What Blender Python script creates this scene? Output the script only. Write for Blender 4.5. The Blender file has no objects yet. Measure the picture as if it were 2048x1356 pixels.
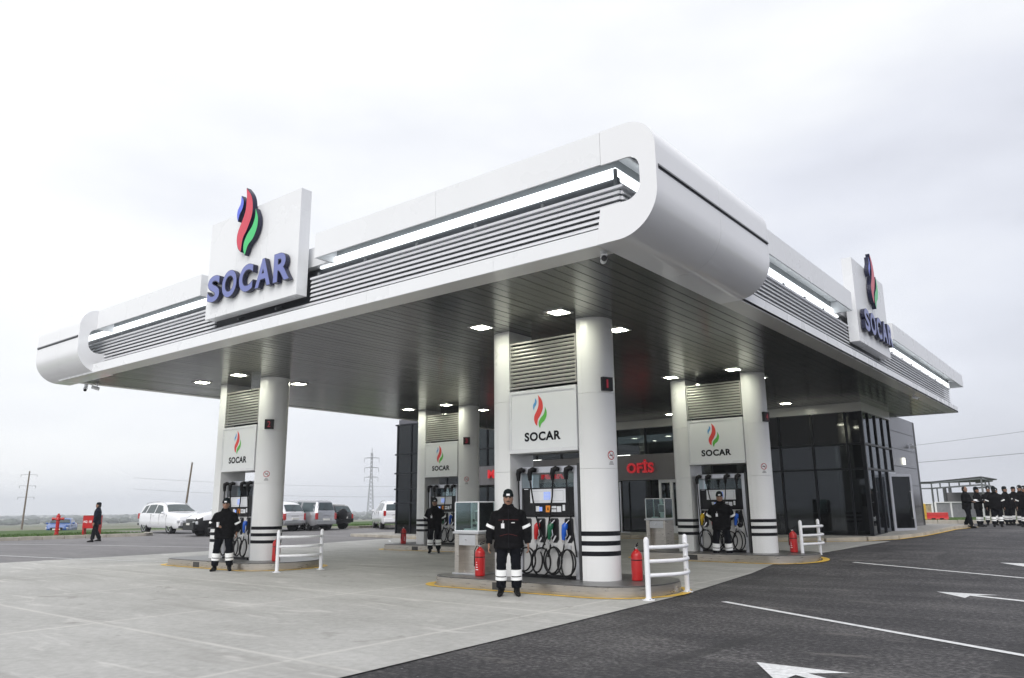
import bpy, bmesh, math, random
from mathutils import Vector, Matrix, noise
R = math.radians
random.seed(7)
SC = bpy.context.scene
COL = SC.collection

# ------------------------------------------------------------------ camera
def cam_axes(yaw, pit, rol):
    f = Vector((-math.sin(yaw)*math.cos(pit), math.cos(yaw)*math.cos(pit), math.sin(pit)))
    rt = Vector((math.cos(yaw), math.sin(yaw), 0)); up = rt.cross(f)
    return (math.cos(rol)*rt+math.sin(rol)*up, -math.sin(rol)*rt+math.cos(rol)*up, f)
CAM = Vector((4.7215, -8.5761, 1.5))
rt_, up_, fw_ = cam_axes(.668, .217, -.0091)
cd = bpy.data.cameras.new('camera'); cam = bpy.data.objects.new('camera', cd); COL.objects.link(cam)
cam.matrix_world = Matrix(((rt_.x, up_.x, -fw_.x, CAM.x), (rt_.y, up_.y, -fw_.y, CAM.y), (rt_.z, up_.z, -fw_.z, CAM.z), (0, 0, 0, 1)))
cd.sensor_width = 36; cd.lens = 1524.18/2048*36; cd.clip_start = .05; cd.clip_end = 12000
SC.camera = cam

# ------------------------------------------------------------------ sky, sun, exposure
SUN_EL, SUN_AZ = R(42), R(150)
W = bpy.data.worlds.new('World'); SC.world = W; W.use_nodes = True
nt = W.node_tree; nt.nodes.clear(); N = nt.nodes.new; L = nt.links.new
wo = N('ShaderNodeOutputWorld'); bg = N('ShaderNodeBackground'); bg.inputs['Strength'].default_value = .1
sky = N('ShaderNodeTexSky'); sky.sky_type = 'NISHITA'; sky.sun_disc = False
sky.sun_elevation = SUN_EL; sky.sun_rotation = SUN_AZ; sky.air_density = 1; sky.dust_density = 3
tc = N('ShaderNodeTexCoord'); sep = N('ShaderNodeSeparateXYZ'); L(tc.outputs['Generated'], sep.inputs[0])
def wmath(op, a, b=None, clamp=False):
    m = N('ShaderNodeMath'); m.operation = op; m.use_clamp = clamp
    for i, v in enumerate((a, b)):
        if v is None: continue
        if isinstance(v, (int, float)): m.inputs[i].default_value = v
        else: L(v, m.inputs[i])
    return m.outputs[0]
mp = N('ShaderNodeMapping'); mp.inputs['Scale'].default_value = (1.1, 1.1, 3.2); L(tc.outputs['Generated'], mp.inputs[0])
nz = N('ShaderNodeTexNoise'); nz.inputs['Scale'].default_value = 1.7; nz.inputs['Detail'].default_value = 6; nz.inputs['Roughness'].default_value = .5; L(mp.outputs[0], nz.inputs['Vector'])
# brighter cloud towards the zenith and towards the west (-x), darker to the north-east and near the horizon
el = wmath('MULTIPLY', sep.outputs['Z'], 2.0, True)
west = wmath('MULTIPLY', wmath('SUBTRACT', sep.outputs['X'], wmath('MULTIPLY', sep.outputs['Y'], -.25)), -.62)
v = wmath('ADD', wmath('MULTIPLY', el, .55), west)
v = wmath('ADD', v, wmath('MULTIPLY', wmath('SUBTRACT', nz.outputs['Fac'], .5), 1.5))
v = wmath('ADD', v, .2, True)
cr = N('ShaderNodeValToRGB'); L(v, cr.inputs[0])
cr.color_ramp.elements[0].position = 0; cr.color_ramp.elements[0].color = (3.9, 4.0, 4.5, 1)
cr.color_ramp.elements[1].position = 1; cr.color_ramp.elements[1].color = (7.1, 7.2, 7.3, 1)
e = cr.color_ramp.elements.new(.5); e.color = (5.55, 5.7, 6.2, 1)
mx = N('ShaderNodeMix'); mx.data_type = 'RGBA'; mx.inputs[0].default_value = .93
L(sky.outputs[0], mx.inputs[6]); L(cr.outputs[0], mx.inputs[7]); L(mx.outputs[2], bg.inputs['Color']); L(bg.outputs[0], wo.inputs[0])
sd = bpy.data.lights.new('sun', 'SUN'); sd.energy = 1.5; sd.angle = R(55); sd.color = (1, .97, .93)
sun = bpy.data.objects.new('sun', sd); COL.objects.link(sun)
sdir = Vector((math.sin(SUN_AZ)*math.cos(SUN_EL), math.cos(SUN_AZ)*math.cos(SUN_EL), math.sin(SUN_EL)))
sun.rotation_euler = (-sdir).to_track_quat('-Z', 'Y').to_euler()
SC.view_settings.view_transform = 'Standard'; SC.view_settings.look = 'None'
SC.view_settings.exposure = .62; SC.view_settings.gamma = 1; SC.view_settings.use_curve_mapping = False
SC.render.engine = 'CYCLES'
SC.cycles.use_denoising = True
SC.cycles.max_bounces = 8; SC.cycles.diffuse_bounces = 3; SC.cycles.glossy_bounces = 4; SC.cycles.transmission_bounces = 6; SC.cycles.transparent_max_bounces = 12
SC.cycles.volume_bounces = 1
SC.cycles.sample_clamp_indirect = 6

# ------------------------------------------------------------------ materials
def mat(name, col, rough=.5, metal=0., spec=.5, var=0., vscale=6., bump=0., bscale=40., emit=None, es=0., coat=0., stretch=None, rvar=0.):
    m = bpy.data.materials.new(name); m.use_nodes = True; t = m.node_tree; b = t.nodes['Principled BSDF']
    c = tuple(col)+(1,) if len(col) == 3 else col
    b.inputs['Base Color'].default_value = c; b.inputs['Roughness'].default_value = rough
    b.inputs['Metallic'].default_value = metal; b.inputs['Specular IOR Level'].default_value = spec
    b.inputs['Coat Weight'].default_value = coat; b.inputs['Coat Roughness'].default_value = .05
    if emit: b.inputs['Emission Color'].default_value = tuple(emit)+(1,); b.inputs['Emission Strength'].default_value = es
    co = t.nodes.new('ShaderNodeTexCoord'); src = co.outputs['Object']
    if stretch:
        mpg = t.nodes.new('ShaderNodeMapping'); mpg.inputs['Scale'].default_value = stretch; t.links.new(src, mpg.inputs[0]); src = mpg.outputs[0]
    if var or rvar:
        n = t.nodes.new('ShaderNodeTexNoise'); n.inputs['Scale'].default_value = vscale; n.inputs['Detail'].default_value = 5; t.links.new(src, n.inputs['Vector'])
        if var:
            r = t.nodes.new('ShaderNodeValToRGB'); r.color_ramp.elements[0].position = .3; r.color_ramp.elements[1].position = .7
            r.color_ramp.elements[0].color = tuple(x*(1-var) for x in c[:3])+(1,); r.color_ramp.elements[1].color = tuple(min(1, x*(1+var)) for x in c[:3])+(1,)
            t.links.new(n.outputs['Fac'], r.inputs[0]); t.links.new(r.outputs[0], b.inputs['Base Color'])
        if rvar:
            q = t.nodes.new('ShaderNodeMapRange'); q.inputs[3].default_value = max(0, rough-rvar); q.inputs[4].default_value = min(1, rough+rvar)
            t.links.new(n.outputs['Fac'], q.inputs[0]); t.links.new(q.outputs[0], b.inputs['Roughness'])
    if bump:
        n2 = t.nodes.new('ShaderNodeTexNoise'); n2.inputs['Scale'].default_value = bscale; n2.inputs['Detail'].default_value = 4; t.links.new(src, n2.inputs['Vector'])
        bp = t.nodes.new('ShaderNodeBump'); bp.inputs['Strength'].default_value = bump; bp.inputs['Distance'].default_value = .02
        t.links.new(n2.outputs['Fac'], bp.inputs['Height']); t.links.new(bp.outputs[0], b.inputs['Normal'])
    return m
M = {}
M['white'] = mat('white_panel', (.78, .795, .815), .28, var=.02, vscale=.7, rvar=.06)
M['tube'] = mat('white_shroud', (.79, .80, .82), .16, var=.02, vscale=.7, coat=.3)
M['soffit'] = mat('soffit_white', (.62, .62, .6), .22, var=.04, vscale=1.2)
M['colwhite'] = mat('column_white', (.82, .83, .83), .3, var=.03, vscale=1.3, rvar=.08)
M['ceil'] = mat('ceiling_slat', (.095, .1, .097), .2, metal=.35, spec=.6, var=.12, vscale=.8, rvar=.06)
M['dark'] = mat('dark_metal', (.03, .032, .037), .4, var=.2)
M['black'] = mat('black_plastic', (.009, .009, .011), .4, spec=.3, var=.2)
M['rubber'] = mat('black_rubber', (.008, .008, .009), .55, spec=.25)
M['louv'] = mat('louvre_grey', (.74, .75, .78), .3, metal=.2, var=.03)
M['louvg'] = mat('louvre_portal', (.4, .4, .38), .35, metal=.2, var=.04)
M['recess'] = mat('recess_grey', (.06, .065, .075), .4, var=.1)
M['strip'] = mat('light_strip', (.9, .95, 1), .5, emit=(.93, .98, 1), es=1.7)
M['lamp'] = mat('lamp_diffuser', (1, 1, .9), .5, emit=(1, 1, .80), es=36.)
M['inlamp'] = mat('interior_lamp', (1, 1, 1), .5, emit=(1, 1, .95), es=5.)
M['frame'] = mat('lamp_frame', (.5, .5, .5), .4)
M['steel'] = mat('brushed_steel', (.52, .49, .45), .3, metal=.85, var=.12, vscale=3, stretch=(1, 1, 12), rvar=.1)
M['steel2'] = mat('satin_steel', (.6, .61, .63), .35, metal=.7, var=.06)
M['islandtop'] = mat('island_top', (.1, .1, .1), .35, var=.25, vscale=9, bump=.1)
M['red'] = mat('red_paint', (.46, .006, .006), .3, coat=.15, var=.08)
M['logored'] = mat('logo_red', (.75, .06, .05), .5, var=.01)
M['logogreen'] = mat('logo_green', (.12, .5, .07), .5, var=.01)
M['logoblue'] = mat('logo_blue', (.12, .36, .68), .5, var=.01)
M['bred'] = mat('acrylic_red', (.62, .035, .075), .35, var=.02, coat=.2)
M['bgreen'] = mat('acrylic_green', (.04, .55, .16), .35, var=.02, coat=.2)
M['bblue'] = mat('acrylic_blue', (.1, .15, .75), .35, var=.02, coat=.2)
M['bletter'] = mat('acrylic_periwinkle', (.15, .18, .44), .35, var=.03, coat=.2)
M['navy'] = mat('letter_side_navy', (.01, .012, .04), .35)
M['ink'] = mat('ink', (.006, .007, .01), .55, spec=.2)
M['signwhite'] = mat('sign_white', (.8, .82, .83), .3, var=.01)
M['guard'] = mat('guard_white', (.83, .84, .87), .4, var=.04, vscale=8)
M['yellow'] = mat('yellow_paint', (.68, .44, .06), .6, var=.25, vscale=5, bump=.1)
M['line'] = mat('road_paint', (.66, .67, .68), .7, var=.2, vscale=18, bump=.3, bscale=70)
M['kerb'] = mat('kerb_stone', (.42, .39, .34), .8, var=.2, vscale=2.5, bump=.3)
M['pave'] = mat('paving', (.34, .33, .31), .8, var=.15, vscale=4, bump=.2)
M['clad'] = mat('grey_cladding', (.13, .13, .15), .22, metal=.3, var=.05, vscale=1)
M['fasc'] = mat('grey_fascia', (.16, .155, .165), .45, var=.04)
M['mull'] = mat('mullion', (.006, .008, .012), .4, spec=.3)
M['redletter'] = mat('red_letter', (.7, .02, .03), .35, emit=(1, .03, .05), es=.12)
M['silver'] = mat('silver_frame', (.55, .56, .6), .3, metal=.6, var=.04)
M['pumpwhite'] = mat('pump_white', (.62, .62, .62), .4, var=.04)
M['dispwhite'] = mat('display_panel', (.78, .8, .84), .3)
M['lcd'] = mat('lcd_blue', (.2, .3, .65), .3, emit=(.3, .42, .95), es=.35)
M['orange'] = mat('sticker_orange', (.85, .28, .02), .5)
M['nred'] = mat('nozzle_red', (.5, .006, .008), .3, coat=.2)
M['ngreen'] = mat('nozzle_green', (.0, .11, .045), .3, coat=.2)
M['nblue'] = mat('nozzle_blue', (.005, .1, .55), .3, coat=.2)
M['nyellow'] = mat('nozzle_yellow', (.75, .5, .01), .3, coat=.2)
M['skin'] = mat('skin', (.29, .16, .105), .55, var=.08, vscale=30)
M['cloth'] = mat('black_workwear', (.006, .006, .007), .9, spec=.12, var=.3, vscale=9, bump=.4, bscale=60)
M['cloth2'] = mat('navy_workwear', (.009, .012, .024), .9, spec=.12, var=.3, vscale=9, bump=.4, bscale=60)
M['trous'] = mat('dark_trousers', (.005, .006, .009), .9, spec=.12, var=.3, vscale=9, bump=.3, bscale=60)
M['boot'] = mat('black_boots', (.006, .006, .006), .55, spec=.2, bump=.2)
M['beanie'] = mat('knit_beanie', (.008, .013, .015), .95, spec=.1, bump=.6, bscale=120)
M['refl'] = mat('reflective_tape', (.93, .94, .94), .25, spec=1.)
M['piping'] = mat('red_piping', (.12, .01, .01), .7)
M['hair'] = mat('dark_hair', (.01, .008, .007), .7)
M['eye'] = mat('eye', (.5, .48, .45), .2)
M['lip'] = mat('lip', (.25, .09, .07), .5)
M['badge'] = mat('white_badge', (.8, .8, .82), .4)
M['carwhite'] = mat('car_white', (.78, .79, .82), .2, coat=.8, var=.01)
M['carsilver'] = mat('car_silver', (.38, .39, .41), .25, metal=.6, coat=.7, var=.02)
M['carblack'] = mat('car_black', (.008, .009, .012), .15, coat=.9, var=.05)
M['carblue'] = mat('car_blue', (.03, .1, .33), .3, coat=.5, var=.05)
M['carglass'] = mat('car_glass', (.03, .05, .055), .05, spec=.8, var=.3, vscale=2)
M['chrome'] = mat('chrome', (.7, .7, .72), .12, metal=1)
M['taillight'] = mat('tail_light', (.4, .015, .015), .15, coat=.6)
M['headlight'] = mat('head_light', (.6, .62, .65), .08, metal=.5, coat=1)
M['plate'] = mat('number_plate', (.7, .7, .66), .4)
M['plastic'] = mat('grey_plastic', (.05, .052, .055), .6)
M['wood'] = mat('timber_pole', (.16, .13, .1), .9, var=.3, bump=.3)
M['galv'] = mat('galvanised', (.2, .21, .22), .5, metal=.5, var=.1)
M['greypanel'] = mat('site_panel', (.25, .25, .27), .5, var=.12)
M['foil'] = mat('far_foliage', (.07, .085, .07), 1, var=.5, vscale=.02)
M['blade'] = mat('grass_blade', (.06, .12, .02), .9, var=.4, vscale=1)

def ground_mat(name, cols, rough, scales, joints=None, bump=.3, streak=None, specks=None, fine=.4):
    m = bpy.data.materials.new(name); m.use_nodes = True; t = m.node_tree; b = t.nodes['Principled BSDF']; nn = t.nodes.new; ln = t.links.new
    co = nn('ShaderNodeTexCoord'); b.inputs['Roughness'].default_value = rough
    def noise_(sc, det=6, vec=None, rg=.55):
        n = nn('ShaderNodeTexNoise'); n.inputs['Scale'].default_value = sc; n.inputs['Detail'].default_value = det; n.inputs['Roughness'].default_value = rg
        ln(vec or co.outputs['Object'], n.inputs['Vector']); return n.outputs['Fac']
    def mth(op, a, b_, clamp=False):
        q = nn('ShaderNodeMath'); q.operation = op; q.use_clamp = clamp
        for i, v_ in enumerate((a, b_)):
            if isinstance(v_, (int, float)): q.inputs[i].default_value = v_
            else: ln(v_, q.inputs[i])
        return q.outputs[0]
    f1 = noise_(scales[0]); f2 = noise_(scales[1], 8, rg=.7)
    if streak:
        mp_ = nn('ShaderNodeMapping'); mp_.inputs['Rotation'].default_value = (0, 0, streak[1]); mp_.inputs['Scale'].default_value = (streak[0], 1, 1); ln(co.outputs['Object'], mp_.inputs[0])
        f3 = noise_(streak[2], 6, mp_.outputs[0], .65); f1 = mth('ADD', mth('MULTIPLY', f1, .45), mth('MULTIPLY', f3, .55))
    f = mth('ADD', mth('MULTIPLY', f1, 1-fine), mth('MULTIPLY', f2, fine))
    r = nn('ShaderNodeValToRGB'); ln(f, r.inputs[0]); els = r.color_ramp.elements
    els[0].position = .36 if fine < .5 else .41; els[0].color = tuple(cols[0])+(1,); els[1].position = .64 if fine < .5 else .6; els[1].color = tuple(cols[-1])+(1,)
    if len(cols) == 3: q = els.new(.5); q.color = tuple(cols[1])+(1,)
    out = r.outputs[0]
    def mixc(fac, a, c):
        x = nn('ShaderNodeMix'); x.data_type = 'RGBA'; ln(fac, x.inputs[0]); ln(a, x.inputs[6]); x.inputs[7].default_value = tuple(c)+(1,); return x.outputs[2]
    if joints:
        sp = nn('ShaderNodeSeparateXYZ'); ln(co.outputs['Object'], sp.inputs[0])
        wob = mth('MULTIPLY', mth('SUBTRACT', noise_(1.3), .5), .05)
        fac = None
        for ax, off, per in joints:
            a = mth('ADD', mth('SUBTRACT', sp.outputs[ax], off), wob)
            a = mth('PINGPONG', a, per/2)
            k = mth('SUBTRACT', 1, mth('MULTIPLY', a, 17), True)
            fac = k if fac is None else mth('MAXIMUM', fac, k)
        fac = mth('MULTIPLY', fac, mth('ADD', .3, mth('MULTIPLY', noise_(.8), .9)), True)
        out = mixc(mth('MULTIPLY', fac, .75), out, (.6, .59, .56))
    if specks:
        vr = nn('ShaderNodeTexVoronoi'); vr.inputs['Scale'].default_value = specks[0]; ln(co.outputs['Object'], vr.inputs['Vector'])
        s_ = mth('LESS_THAN', vr.outputs['Distance'], specks[1])
        g_ = mth('GREATER_THAN', noise_(1.1), .56)
        out = mixc(mth('MULTIPLY', s_, mth('MULTIPLY', g_, .5)), out, specks[2])
    ln(out, b.inputs['Base Color'])
    fb = noise_(scales[2], 6, rg=.8)
    bp = nn('ShaderNodeBump'); bp.inputs['Strength'].default_value = bump; bp.inputs['Distance'].default_value = .015; ln(fb, bp.inputs['Height']); ln(bp.outputs[0], b.inputs['Normal'])
    return m
M['concrete'] = ground_mat('concrete', [(.29, .288, .275), (.385, .383, .37), (.48, .478, .465)], .75, (.35, 9, 60), joints=[('X', -6.5, 4.37), ('Y', -3.5, 4.35)], bump=.12, streak=(.35, .6, .9), specks=(3.1, .03, (.12, .1, .09)))
M['asphalt'] = ground_mat('asphalt', [(.014, .014, .017), (.048, .046, .05), (.15, .145, .145)], .75, (.5, 17., 55), bump=1., streak=(.16, 1.05, 1.6), specks=(7., .09, (.42, .42, .43)), fine=.6)
M['asphalt2'] = ground_mat('old_asphalt', [(.13, .125, .13), (.17, .165, .17), (.22, .215, .215)], .8, (.25, 3., 60), bump=.3, streak=(.25, .2, .8))
def wear(m, base, thr, sc):
    t = m.node_tree; b = t.nodes['Principled BSDF']; src = b.inputs['Base Color'].links[0].from_socket; co = t.nodes.new('ShaderNodeTexCoord')
    n = t.nodes.new('ShaderNodeTexNoise'); n.inputs['Scale'].default_value = sc; n.inputs['Detail'].default_value = 10; n.inputs['Roughness'].default_value = .75; t.links.new(co.outputs['Object'], n.inputs['Vector'])
    q = t.nodes.new('ShaderNodeMapRange'); q.inputs[1].default_value = thr; q.inputs[2].default_value = thr+.05; t.links.new(n.outputs['Fac'], q.inputs[0])
    x = t.nodes.new('ShaderNodeMix'); x.data_type = 'RGBA'; t.links.new(q.outputs[0], x.inputs[0]); t.links.new(src, x.inputs[6]); x.inputs[7].default_value = base+(1,); t.links.new(x.outputs[2], b.inputs['Base Color'])
wear(M['line'], (.2, .2, .2), .62, 9); wear(M['yellow'], (.3, .28, .22), .6, 6)
def stains(m, sc, thr, soft, col, amt):
    t = m.node_tree; b = t.nodes['Principled BSDF']; src = b.inputs['Base Color'].links[0].from_socket; co = t.nodes.new('ShaderNodeTexCoord')
    mp_ = t.nodes.new('ShaderNodeMapping'); mp_.inputs['Scale'].default_value = sc; t.links.new(co.outputs['Object'], mp_.inputs[0])
    n = t.nodes.new('ShaderNodeTexNoise'); n.inputs['Scale'].default_value = 1; n.inputs['Detail'].default_value = 7; n.inputs['Roughness'].default_value = .62; n.inputs['Distortion'].default_value = .6; t.links.new(mp_.outputs[0], n.inputs['Vector'])
    q = t.nodes.new('ShaderNodeMapRange'); q.inputs[1].default_value = thr; q.inputs[2].default_value = thr+soft; q.inputs[4].default_value = amt; t.links.new(n.outputs['Fac'], q.inputs[0])
    x = t.nodes.new('ShaderNodeMix'); x.data_type = 'RGBA'; t.links.new(q.outputs[0], x.inputs[0]); t.links.new(src, x.inputs[6]); x.inputs[7].default_value = col+(1,); t.links.new(x.outputs[2], b.inputs['Base Color'])
stains(M['concrete'], (.16, 1.5, 1), .55, .12, (.27, .265, .25), .55)
stains(M['concrete'], (1.1, 1.1, 1), .64, .04, (.2, .19, .175), .5)
stains(M['concrete'], (.5, 2.2, 1), .58, .1, (.62, .61, .59), .5)
stains(M['asphalt'], (1.5, .22, 1), .56, .1, (.02, .02, .022), .6)
stains(M['asphalt'], (.7, 2.5, 1), .60, .08, (.2, .19, .18), .5)
stains(M['asphalt'], (.25, .25, 1), .53, .1, (.025, .025, .028), .4)
M['grass'] = ground_mat('grass', [(.028, .06, .01), (.05, .1, .018), (.08, .13, .03)], .95, (.6, 9, 40), bump=.8)
M['terrain'] = ground_mat('terrain', [(.09, .11, .07), (.14, .15, .1), (.2, .19, .14)], .95, (.006, .05, 2), bump=.3)
def glass_mat(name, tint, fac):
    m = bpy.data.materials.new(name); m.use_nodes = True; t = m.node_tree; t.nodes.clear(); nn = t.nodes.new
    o = nn('ShaderNodeOutputMaterial'); g = nn('ShaderNodeBsdfGlossy'); g.inputs['Roughness'].default_value = .02; g.inputs['Color'].default_value = (.9, .95, 1, 1)
    tr = nn('ShaderNodeBsdfTransparent'); tr.inputs['Color'].default_value = tuple(tint)+(1,)
    fr = nn('ShaderNodeFresnel'); fr.inputs['IOR'].default_value = fac
    tcn = nn('ShaderNodeTexCoord'); nzn = nn('ShaderNodeTexNoise'); nzn.inputs['Scale'].default_value = .6; bpn = nn('ShaderNodeBump'); bpn.inputs['Strength'].default_value = .03
    t.links.new(tcn.outputs['Object'], nzn.inputs['Vector']); t.links.new(nzn.outputs['Fac'], bpn.inputs['Height']); t.links.new(bpn.outputs[0], g.inputs['Normal'])
    mxs = nn('ShaderNodeMixShader'); t.links.new(fr.outputs[0], mxs.inputs[0]); t.links.new(tr.outputs[0], mxs.inputs[1]); t.links.new(g.outputs[0], mxs.inputs[2]); t.links.new(mxs.outputs[0], o.inputs[0])
    return m
M['glass'] = glass_mat('tinted_glass', (.22, .25, .25), 1.5)
M['clear'] = glass_mat('clear_glass', (.82, .9, .88), 1.45)

# ------------------------------------------------------------------ mesh helpers
class MB:
    def __init__(s): s.v = []; s.f = []; s.m = []; s.sm = []
    def add(s, vs, fs, m=0, smooth=False):
        o = len(s.v); s.v += [tuple(p) for p in vs]; s.f += [tuple(i+o for i in f) for f in fs]; s.m += [m]*len(fs); s.sm += [smooth]*len(fs); return s
    def box(s, x0, x1, y0, y1, z0, z1, m=0):
        vs = [(x, y, z) for z in (z0, z1) for y in (y0, y1) for x in (x0, x1)]
        return s.add(vs, [(0, 2, 3, 1), (4, 5, 7, 6), (0, 1, 5, 4), (2, 6, 7, 3), (0, 4, 6, 2), (1, 3, 7, 5)], m)
    def obox(s, c, ax, ay, az, m=0):
        c = Vector(c); ax, ay, az = Vector(ax), Vector(ay), Vector(az)
        vs = [c+i*ax+j*ay+k*az for k in (-1, 1) for j in (-1, 1) for i in (-1, 1)]
        return s.add(vs, [(0, 2, 3, 1), (4, 5, 7, 6), (0, 1, 5, 4), (2, 6, 7, 3), (0, 4, 6, 2), (1, 3, 7, 5)], m)
    def loft(s, rings, m=0, cap=True, smooth=True, closed=True):
        n = len(rings[0]); vs = [p for r in rings for p in r]; fs = []
        for i in range(len(rings)-1):
            for j in range(n if closed else n-1):
                k = (j+1) % n; fs.append((i*n+j, i*n+k, (i+1)*n+k, (i+1)*n+j))
        s.add(vs, fs, m, smooth)
        if cap:
            s.add(rings[0], [tuple(range(n))[::-1]], m); s.add(rings[-1], [tuple(range(n))], m)
        return s
    def tube(s, pts, r, n=10, m=0, cap=True, flat=1., up=None):
        pts = [Vector(p) for p in pts]; rr = r if isinstance(r, (list, tuple)) else [r]*len(pts); rings = []
        prev = None
        for i, p in enumerate(pts):
            d = (pts[min(i+1, len(pts)-1)]-pts[max(i-1, 0)]).normalized()
            a = (Vector(up) if up else (prev if prev else Vector((0, 0, 1)) if abs(d.z) < .9 else Vector((1, 0, 0))))
            u = (a-d*a.dot(d))
            if u.length < 1e-5: u = d.orthogonal()
            u.normalize(); w = d.cross(u); prev = u
            rings.append([p+rr[i]*(math.cos(t)*w+math.sin(t)*u*flat) for t in [2*math.pi*k/n for k in range(n)]])
        return s.loft(rings, m, cap)
    def cyl(s, a, b, r, n=16, m=0): return s.tube([a, b], r, n, m)
    def lathe(s, c, prof, n=20, m=0):
        c = Vector(c); rings = [[c+Vector((r*math.cos(t), r*math.sin(t), z)) for t in [2*math.pi*k/n for k in range(n)]] for r, z in prof]
        return s.loft(rings, m, True)
    def ell(s, c, rx, ry, rz, n=16, k=10, m=0):
        rings = []
        for i in range(k+1):
            t = -math.pi/2+math.pi*i/k; q = max(math.cos(t), 1e-3)
            rings.append([(c[0]+rx*q*math.cos(a), c[1]+ry*q*math.sin(a), c[2]+rz*math.sin(t)) for a in [2*math.pi*j/n for j in range(n)]])
        return s.loft(rings, m, True)
    def prism(s, poly, fn, a, b, m=0, smooth_side=False, mside=None):
        n = len(poly); A = [fn(p, a) for p in poly]; B = [fn(p, b) for p in poly]
        s.add(A, [tuple(range(n))[::-1]], m); s.add(B, [tuple(range(n))], m)
        return s.add(A+B, [(i, (i+1) % n, n+(i+1) % n, n+i) for i in range(n)], m if mside is None else mside, smooth_side)
    def build(s, name, mats, parent=None, loc=None, bevel=0, off=None):
        me = bpy.data.meshes.new(name); v = s.v
        if off is not None: v = [(p[0]-off[0], p[1]-off[1], p[2]-off[2]) for p in v]
        me.from_pydata(v, [], s.f)
        if not isinstance(mats, (list, tuple)): mats = [mats]
        for q in mats: me.materials.append(M[q] if isinstance(q, str) else q)
        for p, mi, sm in zip(me.polygons, s.m, s.sm): p.material_index = mi; p.use_smooth = sm
        bm = bmesh.new(); bm.from_mesh(me); bmesh.ops.remove_doubles(bm, verts=bm.verts, dist=1e-5); bmesh.ops.recalc_face_normals(bm, faces=bm.faces); bm.to_mesh(me); bm.free()
        if any(s.sm): me.set_sharp_from_angle(angle=R(38))
        o = bpy.data.objects.new(name, me); COL.objects.link(o)
        if parent: o.parent = parent
        if loc: o.location = loc
        if bevel:
            b = o.modifiers.new('bevel', 'BEVEL'); b.width = bevel; b.segments = 2; b.limit_method = 'ANGLE'; b.angle_limit = R(50)
        return o
def tag(o, label=None, cat=None, group=None, kind=None):
    if label: o['label'] = label
    if cat: o['category'] = cat
    if group: o['group'] = group
    if kind: o['kind'] = kind
    return o
def thing(name, label, cat, loc=(0, 0, 0), rz=0, group=None):
    o = bpy.data.objects.new(name, None); COL.objects.link(o); o.location = loc; o.rotation_euler = (0, 0, rz); o.empty_display_size = .2
    return tag(o, label, cat, group)
def kids(o): return [c for c in bpy.data.objects if c.parent == o]
def copy_tree(o, parent=None):
    c = o.copy(); COL.objects.link(c)
    if parent: c.parent = parent
    for ch in kids(o): copy_tree(ch, c)
    return c
def clip(v_, a, b): return max(a, min(b, v_))
def G(x, y):
    a = clip(y-8.5, 0, 18)*.0255; b = clip(-x-19, 0, 17)*.009
    return max(a if x > -12 else a*max(0, 1-(-12-x)/10), b)
def sheet(name, poly, m, dz, kind='structure', step=2.0, parent=None, build=True, bm_out=None):
    bm = bm_out or bmesh.new(); vs = [bm.verts.new((p[0], p[1], 0)) for p in poly]; f = bm.faces.new(vs)
    geom = [f]+list(f.edges)+vs
    xs = [p[0] for p in poly]; ys = [p[1] for p in poly]
    cuts = [((c, 0, 0), (1, 0, 0)) for c in sorted(set([i*step-60 for i in range(80)]+[-19, -36, -12, -22])) if min(xs) < c < max(xs)]
    cuts += [((0, c, 0), (0, 1, 0)) for c in sorted(set([i*step-60 for i in range(80)]+[8.5, 26.5])) if min(ys) < c < max(ys)]
    for co, no in cuts:
        geom = [g for g in geom if g.is_valid]
        r = bmesh.ops.bisect_plane(bm, geom=geom, plane_co=co, plane_no=no); geom = list(set(geom+r['geom']+r['geom_cut']))
        geom = [g for g in geom if g.is_valid]
    for v_ in [g for g in geom if isinstance(g, bmesh.types.BMVert)]: v_.co.z = G(v_.co.x, v_.co.y)+dz
    if not build: return bm
    bmesh.ops.recalc_face_normals(bm, faces=bm.faces)
    me = bpy.data.meshes.new(name); bm.to_mesh(me); bm.free()
    if me.polygons and me.polygons[0].normal.z < 0: me.flip_normals()
    me.materials.append(M[m]); o = bpy.data.objects.new(name, me); COL.objects.link(o)
    if kind: o['kind'] = kind
    return o
_curves = {}
def text_mb(txt, height, bold=.0, width=None, slant=0.):
    """flat outline mesh of a text: verts (x, y) and faces; lower left at 0,0, cap height = height"""
    cu = bpy.data.curves.new('t', 'FONT'); cu.body = txt; cu.size = 1; cu.offset = bold; cu.fill_mode = 'FRONT'; cu.resolution_u = 6; cu.space_character = 1.04+bold*1.5
    ob = bpy.data.objects.new('t', cu); COL.objects.link(ob); dg = bpy.context.evaluated_depsgraph_get(); dg.update()
    me = bpy.data.meshes.new_from_object(ob.evaluated_get(dg)); vs = [v.co.copy() for v in me.vertices]; fs = [tuple(p.vertices) for p in me.polygons]
    bpy.data.objects.remove(ob); bpy.data.curves.remove(cu); bpy.data.meshes.remove(me)
    x0 = min(v.x for v in vs); x1 = max(v.x for v in vs); y0 = min(v.y for v in vs)
    cap = .7 if any(c in txt for c in 'İ') else max(v.y for v in vs)-y0
    s = height/cap; sx = s if width is None else width/(x1-x0)
    return [((v.x-x0)*sx+slant*(v.y-y0)*s, (v.y-y0)*s) for v in vs], fs
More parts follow.
